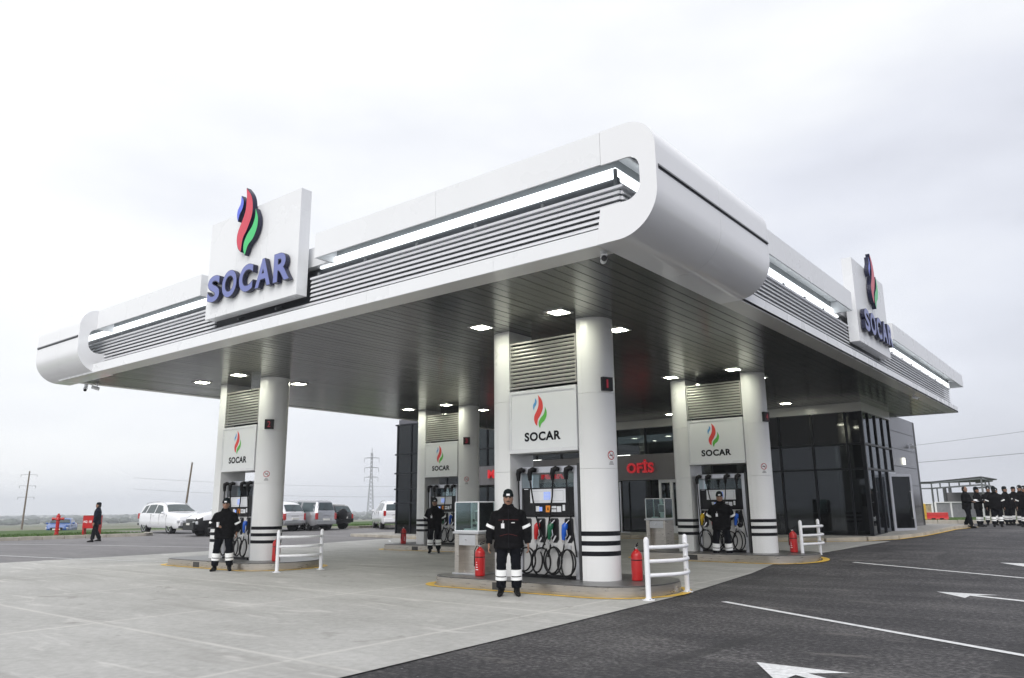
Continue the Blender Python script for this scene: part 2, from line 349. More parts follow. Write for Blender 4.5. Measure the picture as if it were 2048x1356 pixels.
def add_text(mb, txt, height, place, depth=0, bold=.02, width=None, m=0, mside=None):
    """place(u, v, d) -> 3d point; d is the distance out of the surface"""
    vs, fs = text_mb(txt, height, bold, width)
    mb.add([place(u, v_, depth) for u, v_ in vs], fs, m)
    if depth:
        mb.add([place(u, v_, 0) for u, v_ in vs], [f[::-1] for f in fs], m if mside is None else mside)
        cnt = {}
        for f in fs:
            for i in range(len(f)):
                e_ = (f[i], f[(i+1) % len(f)]); cnt[e_] = 1
        n = len(vs); side = [(a, b, n+b, n+a) for a, b in cnt if (b, a) not in cnt]
        mb.add([place(u, v_, depth) for u, v_ in vs]+[place(u, v_, 0) for u, v_ in vs], side, m if mside is None else mside)
def smooth_poly(pts, k=5):
    n = len(pts); out = []
    for i in range(n):
        p0, p1, p2, p3 = pts[i-1], pts[i], pts[(i+1) % n], pts[(i+2) % n]
        c1 = len(p1) > 2; c2 = len(p2) > 2
        for j in range(k):
            t = j/k
            a0 = p1 if c1 else p0; a3 = p2 if c2 else p3
            f = [.5*((2*p1[d])+(-a0[d]+p2[d])*t+(2*a0[d]-5*p1[d]+4*p2[d]-a3[d])*t*t+(-a0[d]+3*p1[d]-3*p2[d]+a3[d])*t**3) for d in (0, 1)]
            out.append(tuple(f))
    return out
# three flame tongues, traced as unit shapes (third value marks a sharp tip); u right, v up, height of the group = 1
def _fl(pts):
    return [tuple([(p[0]-610)/310., (1160-(p[1]+(p[0]-610)*.12))/310.]+([1] if len(p) > 2 else [])) for p in pts]
FL_RED = smooth_poly(_fl([(593, 848, 1), (632, 885), (650, 930), (648, 985), (618, 1045), (590, 1085), (580, 1145, 1), (556, 1125), (543, 1085), (550, 1045), (580, 995), (598, 950), (600, 895)]))
FL_GREEN = smooth_poly(_fl([(674, 955, 1), (695, 1000), (693, 1045), (668, 1090), (632, 1120), (613, 1163, 1), (600, 1140), (600, 1105), (622, 1068), (655, 1035), (673, 995)]))
FL_BLUE = smooth_poly(_fl([(558, 880, 1), (578, 908), (572, 942), (553, 968), (543, 1000, 1), (533, 975), (536, 945), (555, 918)]))

# ------------------------------------------------------------------ ground
def build_ground():
    mb = MB(); cx, cy = -5, 5; radii = [0, 20, 40, 60, 75, 90, 110, 140, 180, 240, 320, 420, 560, 750, 1000, 1400, 2000, 2800]; n = 96
    def tz(x, y):
        dx = max(-52-x, 0, x-60); dy = max(-60-y, 0, y-62); d = math.hypot(dx, dy)
        z = .1 if d > 0 else G(x, y)
        for a, b, h in ((0, 25, -.7), (25, 90, -1.2), (90, 300, -2.6), (300, 800, -6.)): z += h*clip((d-a)/(b-a), 0, 1)
        return z-.06+(noise.noise((x*.01, y*.01, 0))*1.2 if d > 60 else 0)
    rings = [[(cx+r*math.cos(2*math.pi*k/n), cy+r*math.sin(2*math.pi*k/n)) for k in range(n)] for r in radii[1:]]
    vs = [(x, y, tz(x, y)) for r in rings for x, y in r]; fs = []
    for i in range(len(rings)-1):
        for j in range(n): fs.append((i*n+j, (i+1)*n+j, (i+1)*n+(j+1) % n, i*n+(j+1) % n))
    mb.add(vs, fs, 0, True)
    # inner part: fine grid so that it stays below the paving
    g = MB(); gv = []; xs = [-26+1.5*i for i in range(29)]; ys = [-16+1.5*i for i in range(29)]
    mb.add([(cx, cy, -.06)]+[(x, y, tz(x, y)) for x, y in rings[0]], [(0, 1+k, 1+(k+1) % n) for k in range(n)], 0)
    for i, p in enumerate(mb.v):
        if math.hypot(p[0]-cx, p[1]-cy) < 76: mb.v[i] = (p[0], p[1], p[2]-.5)
    o = mb.build('ground', 'terrain'); tag(o, kind='structure')
    a_out = [(-36.8, -40), (60, -40), (60, 60), (-1.4, 60), (-1.4, 37.9), (-6, 36.6), (-12, 36.), (-37, 38), (-37, 27), (-47, 27), (-47, 12.8), (-36.8, 12.8)]
    sheet('asphalt_road', a_out, 'asphalt', 0)
    sheet('asphalt_lot', [(-36.8, -40), (-21.5, -40), (-21.45, 2), (-21.7, 6.7), (-23.9, 17.9), (-27.6, 18.2), (-27.6, 36), (-36.9, 36), (-36.9, 27), (-47, 27), (-47, 12.8), (-36.8, 12.8)], 'asphalt2', .006)
    sheet('concrete_forecourt', [(-21.5, -40), (-1.05, -40), (-1.05, -5), (-1.08, -3.7), (-1.25, 0), (-1.48, 4), (-1.95, 7.5), (-2.35, 10.6), (-2.3, 14), (-1.8, 18.), (-1.6, 19.5), (-3, 18.7), (-23.9, 18.2), (-21.7, 6.7), (-21.45, 2)], 'concrete', .012)
    # markings
    def strip(name, pts, w, m='line', dz=.018):
        bm = bmesh.new()
        P = [Vector((p[0], p[1], 0)) for p in pts]; lft = []; rgt = []
        for i, p in enumerate(P):
            d = (P[min(i+1, len(P)-1)]-P[max(i-1, 0)]).normalized(); nn = Vector((-d.y, d.x, 0))*w/2; lft.append(p+nn); rgt.append(p-nn)
        return sheet(name, [tuple(q) for q in lft+rgt[::-1]], m, dz)
    strip('lane_line', [(-.54, 3.45), (9.7, -2.6)], .11, dz=.008)
    strip('lane_line', [(-.82, 11.97), (9.6, 6.35)], .11, dz=.008)
    strip('lane_line', [(-25.1, 1.51), (-29, .45), (-34, -.9)], .1, dz=.014)
    strip('lane_line', [(-21.5, 2.35), (-17.2, 3.55)], .1)
    strip('lane_line', [(-25.15, 1.5), (-21.5, 2.33)], .1, dz=.014)
    strip('lane_line', [(-36, 3.2), (-33.5, 4.28), (-29.9, 6.02), (-23.9, 8.38)], .1, dz=.014)
    strip('lane_line', [(-23.5, 20.3), (-30, 17.3), (-36, 15.4)], .1, dz=.014)
    strip('lane_line', [(-22.3, 16.4), (-20.5, 14.8), (-16.4, 12.9)], .1)
    def arrow(t, d, ln, tail):
        # direction arrow: sharp barbed head at t pointing along -d (d is the way its tail runs)
        t = Vector(t).to_2d(); d = Vector(d).normalized(); n_ = Vector((-d.y, d.x))
        head = [t, t+d*ln*1.0+n_*.42, t+d*ln*.8+n_*.075, t+d*tail+n_*.075, t+d*tail-n_*.075, t+d*ln*.8-n_*.075, t+d*ln*1.0-n_*.42]
        sheet('arrow_marking', [(p.x, p.y) for p in head], 'line', .008)
    arrow((1.66, -.91), (.86, -.47), .76, 4.5)
    arrow((1.89, 6.8), (.86, -.47), .85, 4.5)
    arrow((2.14, 13.1), (.86, -.47), .85, 4.5)
    # yellow kerb lines along the building's pavement
    strip('kerb_line', [(-23, 18.22), (-15, 18.22), (-6, 18.22), (-3.4, 18.5), (-2.3, 19.25), (-1.55, 20.4), (-1.12, 22.3), (-.9, 25), (-.72, 28.3), (-.62, 30.8)], .12, 'yellow', .022)
    # pavement round the building
    pv = [(-27.4, 18.5), (-5.5, 18.45), (-3.5, 18.75), (-2.4, 19.5), (-1.7, 20.6), (-1.3, 22.4), (-1.1, 25), (-.95, 28.5), (-.85, 30.6), (-1.4, 31.3), (-27.4, 31.5)]
    mb = MB(); n = len(pv)
    dense = []
    for i in range(n):
        a, b = pv[i], pv[(i+1) % n]; k = max(1, int(math.hypot(b[0]-a[0], b[1]-a[1])/1.0))
        for j in range(k): dense.append((a[0]+(b[0]-a[0])*j/k, a[1]+(b[1]-a[1])*j/k))
    sheet('pavement', pv, 'pave', .125)
    kb = MB()
    for i in range(len(dense)):
        a, b = Vector(dense[i]), Vector(dense[(i+1) % len(dense)]); d = (b-a).normalized(); nn = Vector((d.y, -d.x)); a2 = a+d*.006; b2 = b-d*.006
        q = [a2, b2, b2+nn*.14, a2+nn*.14]
        kb.add([(p.x, p.y, G(p.x, p.y)-.05) for p in q]+[(p.x, p.y, G(p.x, p.y)+.132) for p in q], [(0, 1, 2, 3), (4, 5, 6, 7), (0, 1, 5, 4), (1, 2, 6, 5), (2, 3, 7, 6), (3, 0, 4, 7)])
    tag(kb.build('kerb', 'kerb', bevel=.012), kind='structure')
    def kerb_run(pts, h=.17, w=.18):
        kk = MB(); P = [Vector(p) for p in pts]
        for a, b in zip(P, P[1:]):
            k = max(1, round((b-a).length/1.0)); d = (b-a)/k; u = d.normalized(); nn = Vector((-u.y, u.x))*w
            for j in range(k):
                s0 = a+d*j+u*.012; s1 = a+d*(j+1)-u*.012; q = [s0, s1, s1+nn, s0+nn]; hh = h+random.uniform(-.012, .012)
                kk.add([(p.x, p.y, G(p.x, p.y)-.1) for p in q]+[(p.x, p.y, G(p.x, p.y)+hh) for p in q], [(3, 2, 1, 0), (4, 5, 6, 7), (0, 1, 5, 4), (1, 2, 6, 5), (2, 3, 7, 6), (3, 0, 4, 7)])
        tag(kk.build('kerb', 'kerb', bevel=.015), kind='structure')
    kerb_run([(-36.8, -30), (-36.8, 12.2), (-37.3, 12.9), (-38.5, 13.1)])
    kerb_run([(-38.5, 26.8), (-37.2, 27.2), (-36.9, 38), (-12, 36.2), (-6, 36.8), (-1.5, 37.9), (8, 41.8), (20, 47)])
    grass = [(-37, -35), (-37, 12.8), (-52, 12.8), (-52, -35)]
    sheet('grass_verge', grass, 'grass', .14)
    sheet('grass_verge', [(-52, 12.8), (-52, 27), (-47.1, 27), (-47.1, 12.8)], 'grass', .08)
    sheet('grass_verge', [(-37.1, 27.3), (-37.1, 38.2), (-12, 36.4), (-6, 37), (-1.5, 38.1), (8, 42), (20, 47.2), (20, 62), (-52, 62), (-52, 27.3)], 'grass', .14)
    b = MB()
    for (x0, x1, y0, y1, n_) in ((-42, -37.1, -6, 12.7, 5200), (-42, -37.2, 27.4, 37, 2600), (-8, 5, 37.5, 43, 3500)):
        for _ in range(n_):
            x = random.uniform(x0, x1); y = random.uniform(y0, y1)
            if x0 == -8 and y < 38.3+(x+1.5)*.41: continue
            z = G(x, y)+.13; a = random.uniform(0, 6.28); w_ = random.uniform(.01, .03); h = random.uniform(.04, .12)
            dx, dy = math.cos(a)*w_, math.sin(a)*w_; b.add([(x-dx, y-dy, z), (x+dx, y+dy, z), (x+random.uniform(-.04, .04), y+random.uniform(-.04, .04), z+h)], [(0, 1, 2)])
    tag(b.build('grass_blades', 'blade'), 'short green grass blades on the verges behind the kerbs', 'grass', kind='stuff')
build_ground()

# ------------------------------------------------------------------ canopy
ZS = 5.02; XL = -18.03; YN = 26.2
def build_canopy():
    t = thing('forecourt_canopy', 'large white station canopy with rounded corner shrouds and louvred lit fascia', 'canopy', (-9, 13, ZS))
    o = tuple(t.location)
    def B(mb, name, mats, **k): return mb.build(name, mats, t, off=o, **k)
    # ceiling: planks running along y
    mb = MB(); x = -17.85; i = 0
    while x < -.56:
        dz = random.uniform(-.002, .002); tl = random.uniform(-.0012, .0012)
        y0, y1 = .44, YN-.1
        vs = [(x, y0, ZS+.012+dz-tl), (x+.205, y0, ZS+.012+dz+tl), (x+.205, y1, ZS+.012+dz+tl), (x, y1, ZS+.012+dz-tl)]
        mb.add(vs+[(p[0], p[1], ZS+.04) for p in vs], [(0, 1, 2, 3), (0, 1, 5, 4), (1, 2, 6, 5), (2, 3, 7, 6), (3, 0, 4, 7)])
        x += .222
    B(mb, 'ceiling_slats', 'ceil')
    mb = MB(); mb.box(-17.9, -.5, .4, YN-.05, ZS+.045, ZS+.1); B(mb, 'ceiling_backing', 'dark')
    # soffit border
    mb = MB()
    xs = [XL]+[-18.03+2.9*k for k in range(1, 6)]+[-.541]
    for a, b in zip(xs, xs[1:]): mb.box(a+.002, b-.002, .004, .455, ZS, ZS+.05)
    B(mb, 'soffit_border', 'soffit'); mb = MB()
    ys = [4.11, 8.3, 11.3, 14.3, 17.3, 20.3, 23.3, YN]
    for a, b in zip(ys, ys[1:]):
        mb.box(-.535, -.12, a+.002, b-.002, ZS, ZS+.05)
    B(mb, 'soffit_border', 'soffit')
    mb = MB(); mb.box(XL, XL+.2, .458, YN, ZS, ZS+.05); B(mb, 'soffit_border', 'soffit')
    # lower band
    mb = MB()
    xa = [XL, -16.9, -14, -11.1, -8.2, -5.3, -2.4, -.43]
    for a, b in zip(xa, xa[1:]): mb.box(a+.002, b-.002, 0, .03, ZS-.004, 5.242)
    yb = [4.105, 8, 11, 14, 17, 20, 23, YN]
    for a, b in zip(yb, yb[1:]): mb.box(-.15, -.12, a+.002, b-.002, ZS-.004, 5.242)
    mb.box(XL-.03, XL-.002, .0, YN, ZS-.004, 5.242); mb.box(XL, -.12, YN+.002, YN+.03, ZS-.004, 5.242)
    B(mb, 'lower_fascia', 'white')
    # louvres (whole perimeter), cut out behind the sign boards
    mb = MB()
    def slat(p, q, inn, k):
        z = 5.28+.087*k; d = .055
        p, q = Vector(p), Vector(q); inn = Vector(inn)
        a = [p, q, q-inn*d, p-inn*d]
        lo, hi = z, z+.06
        # outer nose, sloped top, flat bottom
        v_ = [(p-inn*d).to_3d()+Vector((0, 0, lo)), (q-inn*d).to_3d()+Vector((0, 0, lo)), (q-inn*(d-.03)).to_3d()+Vector((0, 0, hi)), (p-inn*(d-.03)).to_3d()+Vector((0, 0, hi)), p.to_3d()+Vector((0, 0, lo+.01)), q.to_3d()+Vector((0, 0, lo+.01)), q.to_3d()+Vector((0, 0, hi)), p.to_3d()+Vector((0, 0, hi))]
        mb.add(v_, [(0, 1, 2, 3), (0, 1, 5, 4), (3, 2, 6, 7), (4, 5, 6, 7), (0, 3, 7, 4), (1, 2, 6, 5)])
    segA = [(-17.9, -10.66), (-7.26, -.30)]; segB = [(.30, 11.5), (14.7, YN-.5)]
    for k in range(7):
        for a, b in (segA if k > 1 else [(-17.9, -.30)]): slat((a, .3), (b, .3), (0, 1), k)
        for a, b in (segB if k > 1 else [(.3, YN-.5)]): slat((-.3, a), (-.3, b), (-1, 0), k)
    for a, b in segA: mb.box(a, b, .235, .3, 5.885, 5.925)
    for a, b in segB: mb.box(-.3, -.235, a+(.0 if a > 1 else -.065), b, 5.885, 5.925)
    B(mb, 'louvre', 'louv')
    # brackets on top of the louvres
    for x in [-16.5+1.35*k for k in range(12)]:
        mb = MB()
        if -10.8 < x < -7.1: mb.cyl((x, .26, 5.5), (x, .4, 5.56), .025, 8)
        else: mb.box(x-.02, x+.02, .26, .3, 5.926, 6.0)
        B(mb, 'louvre_bracket', 'galv')
    for y in [1.5+1.35*k for k in range(18)]:
        if 11.3 < y < 14.9: continue
        mb = MB(); mb.box(-.3, -.26, y-.02, y+.02, 5.926, 6.0); B(mb, 'louvre_bracket', 'galv')
    # recess wall behind and the light strip
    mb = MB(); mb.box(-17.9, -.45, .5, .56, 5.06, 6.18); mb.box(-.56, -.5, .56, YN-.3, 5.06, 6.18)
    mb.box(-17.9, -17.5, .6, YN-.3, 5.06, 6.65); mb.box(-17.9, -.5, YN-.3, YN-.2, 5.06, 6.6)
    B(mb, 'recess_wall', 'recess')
    mb = MB()
    for a, b in ((-17.9, -10.66), (-7.26, -.52)): mb.box(a, b, .46, .5, 6.168, 6.315)
    for a, b in ((.46, 11.5), (14.7, YN+1.0)): mb.box(-.5, -.46, a, b, 6.168, 6.315)
    B(mb, 'light_strip', 'strip')
    mb = MB(); mb.box(-.5, -.455, .455, .5, 5.3, 6.3); B(mb, 'corner_post', 'galv')
    # upper fascia boxes
    FP = [(0, 6.185), (0, 6.674), (.6, 6.674), (.6, 6.52), (.55, 6.5), (.028, 6.47), (.028, 6.185)]
    mb = MB()
    def fa(a, b):
        n_ = max(1, round((b-a)/2.9)); d = (b-a)/n_
        for k in range(n_): mb.prism(FP, lambda p, x: (x, p[0], p[1]), a+d*k+.0025, a+d*(k+1)-.0025)
    fa(-17.9, -10.92); fa(-6.85, -.434)
    def fb(a, b):
        n_ = max(1, round((b-a)/2.9)); d = (b-a)/n_
        for k in range(n_): mb.prism(FP, lambda p, y: (-p[0], y, p[1]), a+d*k+.0025, a+d*(k+1)-.0025)
    fb(.032, 11.1); fb(15.4, YN+1.4)
    mb.box(-10.9, -6.87, .35, .6, 6.2, 6.6); mb.box(-.6, -.35, 11.12, 15.38, 6.2, 6.6)
    mb.box(-17.9, -17.3, .605, YN, 6.185, 6.674)
    for a, b in ((-10.97, -10.922), (-6.848, -6.80)): mb.box(a, b, .03, .5, 6.187, 6.47)
    for a, b in ((11.05, 11.098), (15.402, 15.45), (YN+1.35, YN+1.398)): mb.box(-.5, -.03, a, b, 6.187, 6.47)
    B(mb, 'upper_fascia', 'white')
    mb = MB(); mb.box(-17.9, -.5, .502, .55, 6.19, 6.498); mb.box(-.55, -.502, .552, YN+1.3, 6.19, 6.498); B(mb, 'cove_panel', mat('cove_grey', (.28, .3, .31), .5))
    mb = MB(); mb.box(-17.3, -.6, .6, YN+.2, 6.4, 6.5); B(mb, 'roof_deck', 'dark')
    # corner shrouds: ring profile (u outward, z)
    def arc(cx, cz, r, a0, a1, n_=14): return [(cx+r*math.cos(R(a0+(a1-a0)*k/n_)), cz+r*math.sin(R(a0+(a1-a0)*k/n_))) for k in range(n_+1)]
    ring_out = [(-.43, 6.68)]+arc(-.03, 6.23, .45, 90, 0)+arc(-.2, 5.64, .62, 0, -90, 22)+[(-.535, 5.018)]
    ring_in = [(-.46, 5.54)]+arc(-.06, 5.77, .23, -90, 0, 8)+arc(-.02, 5.98, .19, 0, 90, 8)+[(-.43, 6.17)]
    def shroud(name, fn, cuts, face, fdir):
        mb = MB(); no, ni = len(ring_out), len(ring_in)
        # face plate with the rounded opening
        for base in (face, face+fdir*.028):
            vv = [fn(p, base) for p in ring_out]+[fn(p, base) for p in ring_in[::-1]]; i = j = 0; fs = []
            while i < no-1 or j < ni-1:
                if j >= ni-1 or (i < no-1 and i/(no-1) <= j/(ni-1)): fs.append((i, i+1, no+j)); i += 1
                else: fs.append((i, no+j+1, no+j)); j += 1
            mb.add(vv, fs, 0, False)
        for path in (ring_in, ring_out, [ring_out[-1], ring_in[0]]):
            A = [fn(p, face) for p in path]; Bq = [fn(p, face+fdir*.028) for p in path]; n_ = len(path)
            mb.add(A+Bq, [(i, i+1, n_+i+1, n_+i) for i in range(n_-1)], 0, True)
        # curved skin
        th = .03; inner = []
        for k, p in enumerate(ring_out):
            a, b = Vector(ring_out[max(0, k-1)]), Vector(ring_out[min(no-1, k+1)]); d_ = (b-a).normalized(); inner.append((p[0]-(-d_.y)*th, p[1]-d_.x*th))
        prof = ring_out+inner[::-1]
        for a, b in cuts:
            n_ = len(prof); A = [fn(p, a) for p in prof]; Bq = [fn(p, b) for p in prof]
            mb.add(A+Bq, [(i, (i+1) % n_, n_+(i+1) % n_, n_+i) for i in range(n_)], 0, True)
            for arr in (A, Bq): mb.add(arr, [(i, i+1, n_-2-i, n_-1-i) for i in range(no-1)], 0, False)
        ob = B(mb, name, 'tube')
        sl = MB(); a, b = cuts[0][0]+.03, cuts[-1][1]-.03
        sl.prism([(.40, 5.90), (.423, 5.90), (.423, 5.925), (.40, 5.925)], fn, a, b); sl.prism([(.40, 5.925), (.445, 5.925), (.43, 5.965), (.40, 5.965)], fn, a, b)
        s_ = sl.build('slit', 'recess', ob, off=(0, 0, 0)); s_.data.transform(Matrix.Translation(-Vector(o)))
        return ob
    shroud('corner_shroud', lambda p, y: (p[0], y, p[1]), [(.026, 2.05), (2.056, 4.1)], -.003, 1)
    shroud('corner_shroud', lambda p, x: (x, -p[0]+.0, p[1]), [(-18.65, -17.3), (-17.294, -16.028)], -16.0, -1)
    # ceiling lamps
    lm = None
    spots = [(-3.08, 2.72), (-4.97, 2.72), (-2.98, 4.7), (-4.97, 4.9), (-13.52, 2.7), (-15.37, 2.72), (-13.57, 4.67), (-15.4, 4.8), (-13.6, 10.88), (-15.49, 10.88), (-13.57, 12.83), (-15.5, 12.9), (-4.9, 10.82), (-3.05, 10.75), (-3.02, 12.5), (-5.0, 12.6), (-4.4, 18.7), (-9, 18.9), (-13.6, 18.9)]
    for i, (x, y) in enumerate(spots):
        if lm is None:
            f = MB(); f.box(-.2, .2, -.2, -.155, -.012, .01); f.box(-.2, .2, .155, .2, -.012, .01); f.box(-.2, -.155, -.155, .155, -.012, .01); f.box(.155, .2, -.155, .155, -.012, .01)
            lm = f.build('ceiling_lamp', 'frame', t); d = MB(); d.box(-.155, .155, -.155, .155, -.006, .01); d.build('lamp_diffuser', 'lamp', lm)
            c = lm
        else:
            c = lm.copy(); COL.objects.link(c)
            for ch in kids(lm): q = ch.copy(); COL.objects.link(q); q.parent = c
        c.location = (x-o[0], y-o[1], ZS+.004-o[2])
    return t
build_canopy()

def build_logo_sign(label, loc, rz):
    """local: x along the board, y = 0 is the fascia plane, -y out; z = 0 at the board's bottom"""
    t = thing('logo_sign', label, 'sign', loc, rz, 'logo signs standing on the canopy fascias')
    mb = MB(); W_, H_ = 3.26, 2.2
    mb.box(0, 1.084, -.015, .23, 0, H_); mb.box(1.088, 2.172, -.015, .23, 0, H_); mb.box(2.176, W_, -.015, .23, 0, H_); mb.box(.01, W_-.01, -.01, .22, .01, H_-.01)
    mb.build('board', 'white', t)
    fx, fz, s = 1.57, 1.13, 1.5
    for nm, pts, mt in (('red_flame', FL_RED, 'bred'), ('green_flame', FL_GREEN, 'bgreen'), ('blue_flame', FL_BLUE, 'bblue')):
        p_ = MB(); poly = [(fx+u*s*1.02, fz+v_*s) for u, v_ in pts]
        p_.prism(poly, lambda p, d: (p[0], d, p[1]), -.14, -.035, 1); k = len(poly)
        cx = sum(p[0] for p in poly)/k; cz = sum(p[1] for p in poly)/k
        face = [(cx+(p[0]-cx)*.97, -.143, cz+(p[1]-cz)*.985) for p in poly]
        p_.add(face, [tuple(range(k))], 0)
        p_.build(nm, [mt, 'navy'], t)
        for zz in (.35, .6): pass
    x = .22
    for ch, w in zip('SOCAR', (.55, .62, .57, .6, .6)):
        vs, fs = text_mb(ch, .6, .05, w-.06)
        q = MB(); x_ = x
        add_text(q, ch, .6, lambda u, v_, d: (x_+u, -.035-d, .3+v_), .1, .05, w-.06, 1)
        add_text(q, ch, .585, lambda u, v_, d: (x_+.008+u, -.138-d, .3+.008+v_), 0, .03, w-.08, 0)
        q.build('letter', ['bletter', 'navy'], t); x += w+.02
    return t
build_logo_sign('white signboard with three-tongued flame and blue SOCAR letters on the long left fascia', (-10.6, 0, 5.56), 0)
build_logo_sign('white signboard with flame and SOCAR letters seen edge-on on the receding right fascia', (-.02, 11.5, 5.5), R(90))

# ------------------------------------------------------------------ islands, portals, pumps
def island_outline(off=0.):
    # local frame: x = 0 at the left edge of the right column, y = 0 at the columns' front plane
    pts = []
    def arc(cx, cy, rx, ry, a0, a1, n_): return [(cx+rx*math.cos(R(a0+(a1-a0)*k/n_)), cy+ry*math.sin(R(a0+(a1-a0)*k/n_))) for k in range(n_+1)]
    o = off
    pts += arc(.55, .5, .95+o*1.3, 1.18+o, -90, 90, 18)
    pts += arc(-2.75, 1.13, .55+o*1.6, .55+o, 90, 180, 8)
    pts += arc(-2.75, -.13, .55+o*1.6, .55+o, 180, 270, 8)
    return pts
def build_island(label, x, y, gz):
    t = thing('pump_island', label, 'kerb island', (x, y, gz), 0, 'steel edged pump islands')
    P = island_outline(); mb = MB(); mb.prism(P, lambda p, z: (p[0], p[1], z), -.1, .175, 0, True); mb.build('steel_kerb', 'steel', t)
    mb = MB(); Q = island_outline(-.012); mb.prism(Q, lambda p, z: (p[0], p[1], z), .176, .196, 0, True)
    mb.build('island_deck', 'islandtop', t, bevel=.004)
    mb = MB(); mb.box(-1.55, -1.25, -.684, -.68, .02, .15); mb.build('service_hatch', 'plastic', t)
    # yellow outline painted round its foot
    A = island_outline(.16); Bq = island_outline(.03); n = len(A); mb = MB()
    z = lambda p: (p[0], p[1], G(x+p[0], y+p[1])+.019-gz)
    mb.add([z(p) for p in A]+[z(p) for p in Bq], [(i, (i+1) % n, n+(i+1) % n, n+i) for i in range(n)]); o = mb.build('yellow_outline', 'yellow', None, (x, y, gz)); tag(o, kind='structure')
    return t
def column_profile(side, grow=0.):
    r = .385; g = grow; P = []
    if side > 0:
        P = [(-g, -.002-g), (.095, -g-.002), (.098, -g-.01)]+[(.13+(r+g)*math.cos(R(a)), r+(r+g)*math.sin(R(a))) for a in range(-90, 91, 9)]+[(-g, 2*r+g)]
    else:
        P = [(g, -g), (g, 2*r+g)]+[(-.22-(r+g)*math.cos(R(a)), r+(r+g)*math.sin(R(a))) for a in range(90, -91, -9)]
    return P
def build_portal(label, x, y, gz, digit, ad=-22, an_=-14):
    t = thing('pump_portal', label, 'sign portal', (x, y, gz+.196), 0, 'white two-column pump portals under the canopy')
    top = ZS+.012-gz-.196
    for side, dx in ((1, 0), (-1, -1.648)):
        mb = MB()
        for z0, z1 in ((0, 1.98), (1.984, 3.38), (3.384, top)):
            mb.prism([(p[0]+dx, p[1]) for p in column_profile(side)], lambda p, z: (p[0], p[1], z), z0, z1, 0, True)
        c = mb.build('column', 'colwhite', t)
        for z in (.435, .615, .785):
            mb = MB(); mb.prism([(p[0]+dx, p[1]) for p in column_profile(side, .004)], lambda p, z_: (p[0], p[1], z_), z-.003, z+.077, 0, True)
            mb.build('black_stripe', 'ink', c)
    # header box with the board (front) and louvre above
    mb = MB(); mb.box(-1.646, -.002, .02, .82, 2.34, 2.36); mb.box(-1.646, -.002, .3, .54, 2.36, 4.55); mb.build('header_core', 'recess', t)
    mb = MB(); x0, x1 = -1.63, -.02
    for a, b, c_, d in ((x0, x1, 3.5, 3.56), (x0, x1, 2.33, 2.40), (x0, x0+.05, 2.40, 3.5), (x1-.05, x1, 2.40, 3.5)): mb.box(a, b, -.035, .3, c_, d)
    fr = mb.build('board_frame', 'white', t, bevel=.006)
    mb = MB(); mb.box(x0+.052, x1-.052, -.022, .2, 2.403, 3.497); bd = mb.build('sign_board', 'signwhite', t)
    cx = (x0+x1)/2
    for nm, pts, mt in (('red_flame', FL_RED, 'logored'), ('green_flame', FL_GREEN, 'logogreen'), ('blue_flame', FL_BLUE, 'logoblue')):
        p_ = MB(); p_.add([(cx-.06+u*.62, -.026, 2.80+v_*.64) for u, v_ in pts], [tuple(range(len(pts)))]); p_.build(nm, mt, bd)
    q = MB(); add_text(q, 'SOCAR', .175, lambda u, v_, d: (cx-.43+u, -.026, 2.55+v_), 0, .04, .86, 0); q.build('lettering', 'ink', bd)
    mb = MB(); z0, z1 = 3.62, 4.56
    mb.box(x0, x1, .0, .06, z0, z0+.03); mb.box(x0, x1, .0, .06, z1-.03, z1); mb.box(x0, x0+.03, .0, .06, z0+.03, z1-.03); mb.box(x1-.03, x1, .0, .06, z0+.03, z1-.03)
    n = 11; st = (z1-z0-.1)/n
    for k in range(n):
        zb = z0+.055+k*st
        prof = [(.02, zb), (.0, zb+.02), (.004, zb+st*.55), (.03, zb+st*.80), (.045, zb+st*.76), (.02, zb+st*.5)]
        mb.prism(prof, lambda p, xx: (xx, p[0]+.005, p[1]), x0+.03, x1-.03)
    mb.build('louvre', 'louvg', t)
    mb = MB(); mb.box(x0+.02, x1-.02, .075, .3, z0+.02, z1-.02); mb.build('louvre_backing', 'ink', t)
    # number display on the column end (wraps the curve)
    mb = MB(); a0 = ad; cxr, cyr = .13+.40*math.cos(R(a0)), .385+.40*math.sin(R(a0)); nv = Vector((math.cos(R(a0)), math.sin(R(a0)), 0)); tv = Vector((-nv.y, nv.x, 0))
    c0 = Vector((cxr, cyr, 3.54)); mb.obox(c0, tv*.115, nv*.035, (0, 0, .13)); nd = mb.build('number_display', 'black', t)
    q = MB(); add_text(q, digit, .16, lambda u, v_, d: tuple(c0+tv*(u-.04)+nv*.047+Vector((0, 0, v_-.08))), 0, .01, .08 if digit != '1' else .04, 0); q.build('digit', mat('digit_red', (.1, .005, .01), .4, emit=(1, .05, .1), es=.12), nd)
    # no smoking sign with a line of small print
    mb = MB(); a0 = an_; nv = Vector((math.cos(R(a0)), math.sin(R(a0)), 0)); tv = Vector((-nv.y, nv.x, 0))
    def cp(u, v_, d=0.): a = R(a0)+u/.385; return (.13+(.389+d)*math.cos(a), .385+(.389+d)*math.sin(a), 2.22+v_)
    def ann(r0, r1, n_=28):
        A = [cp(r0*math.cos(2*math.pi*k/n_), r0*math.sin(2*math.pi*k/n_), .002) for k in range(n_)]; Bq = [cp(r1*math.cos(2*math.pi*k/n_), r1*math.sin(2*math.pi*k/n_), .002) for k in range(n_)]
        return A+Bq, [(i, (i+1) % n_, n_+(i+1) % n_, n_+i) for i in range(n_)]
    vs, fs = ann(.068, .083); mb.add(vs, fs, 0)
    for s_ in (1,): mb.add([cp(-.055, .045*s_, .003), cp(-.045, .055*s_, .003), cp(.055, -.045*s_, .003), cp(.045, -.055*s_, .003)], [(0, 1, 2, 3)], 0)
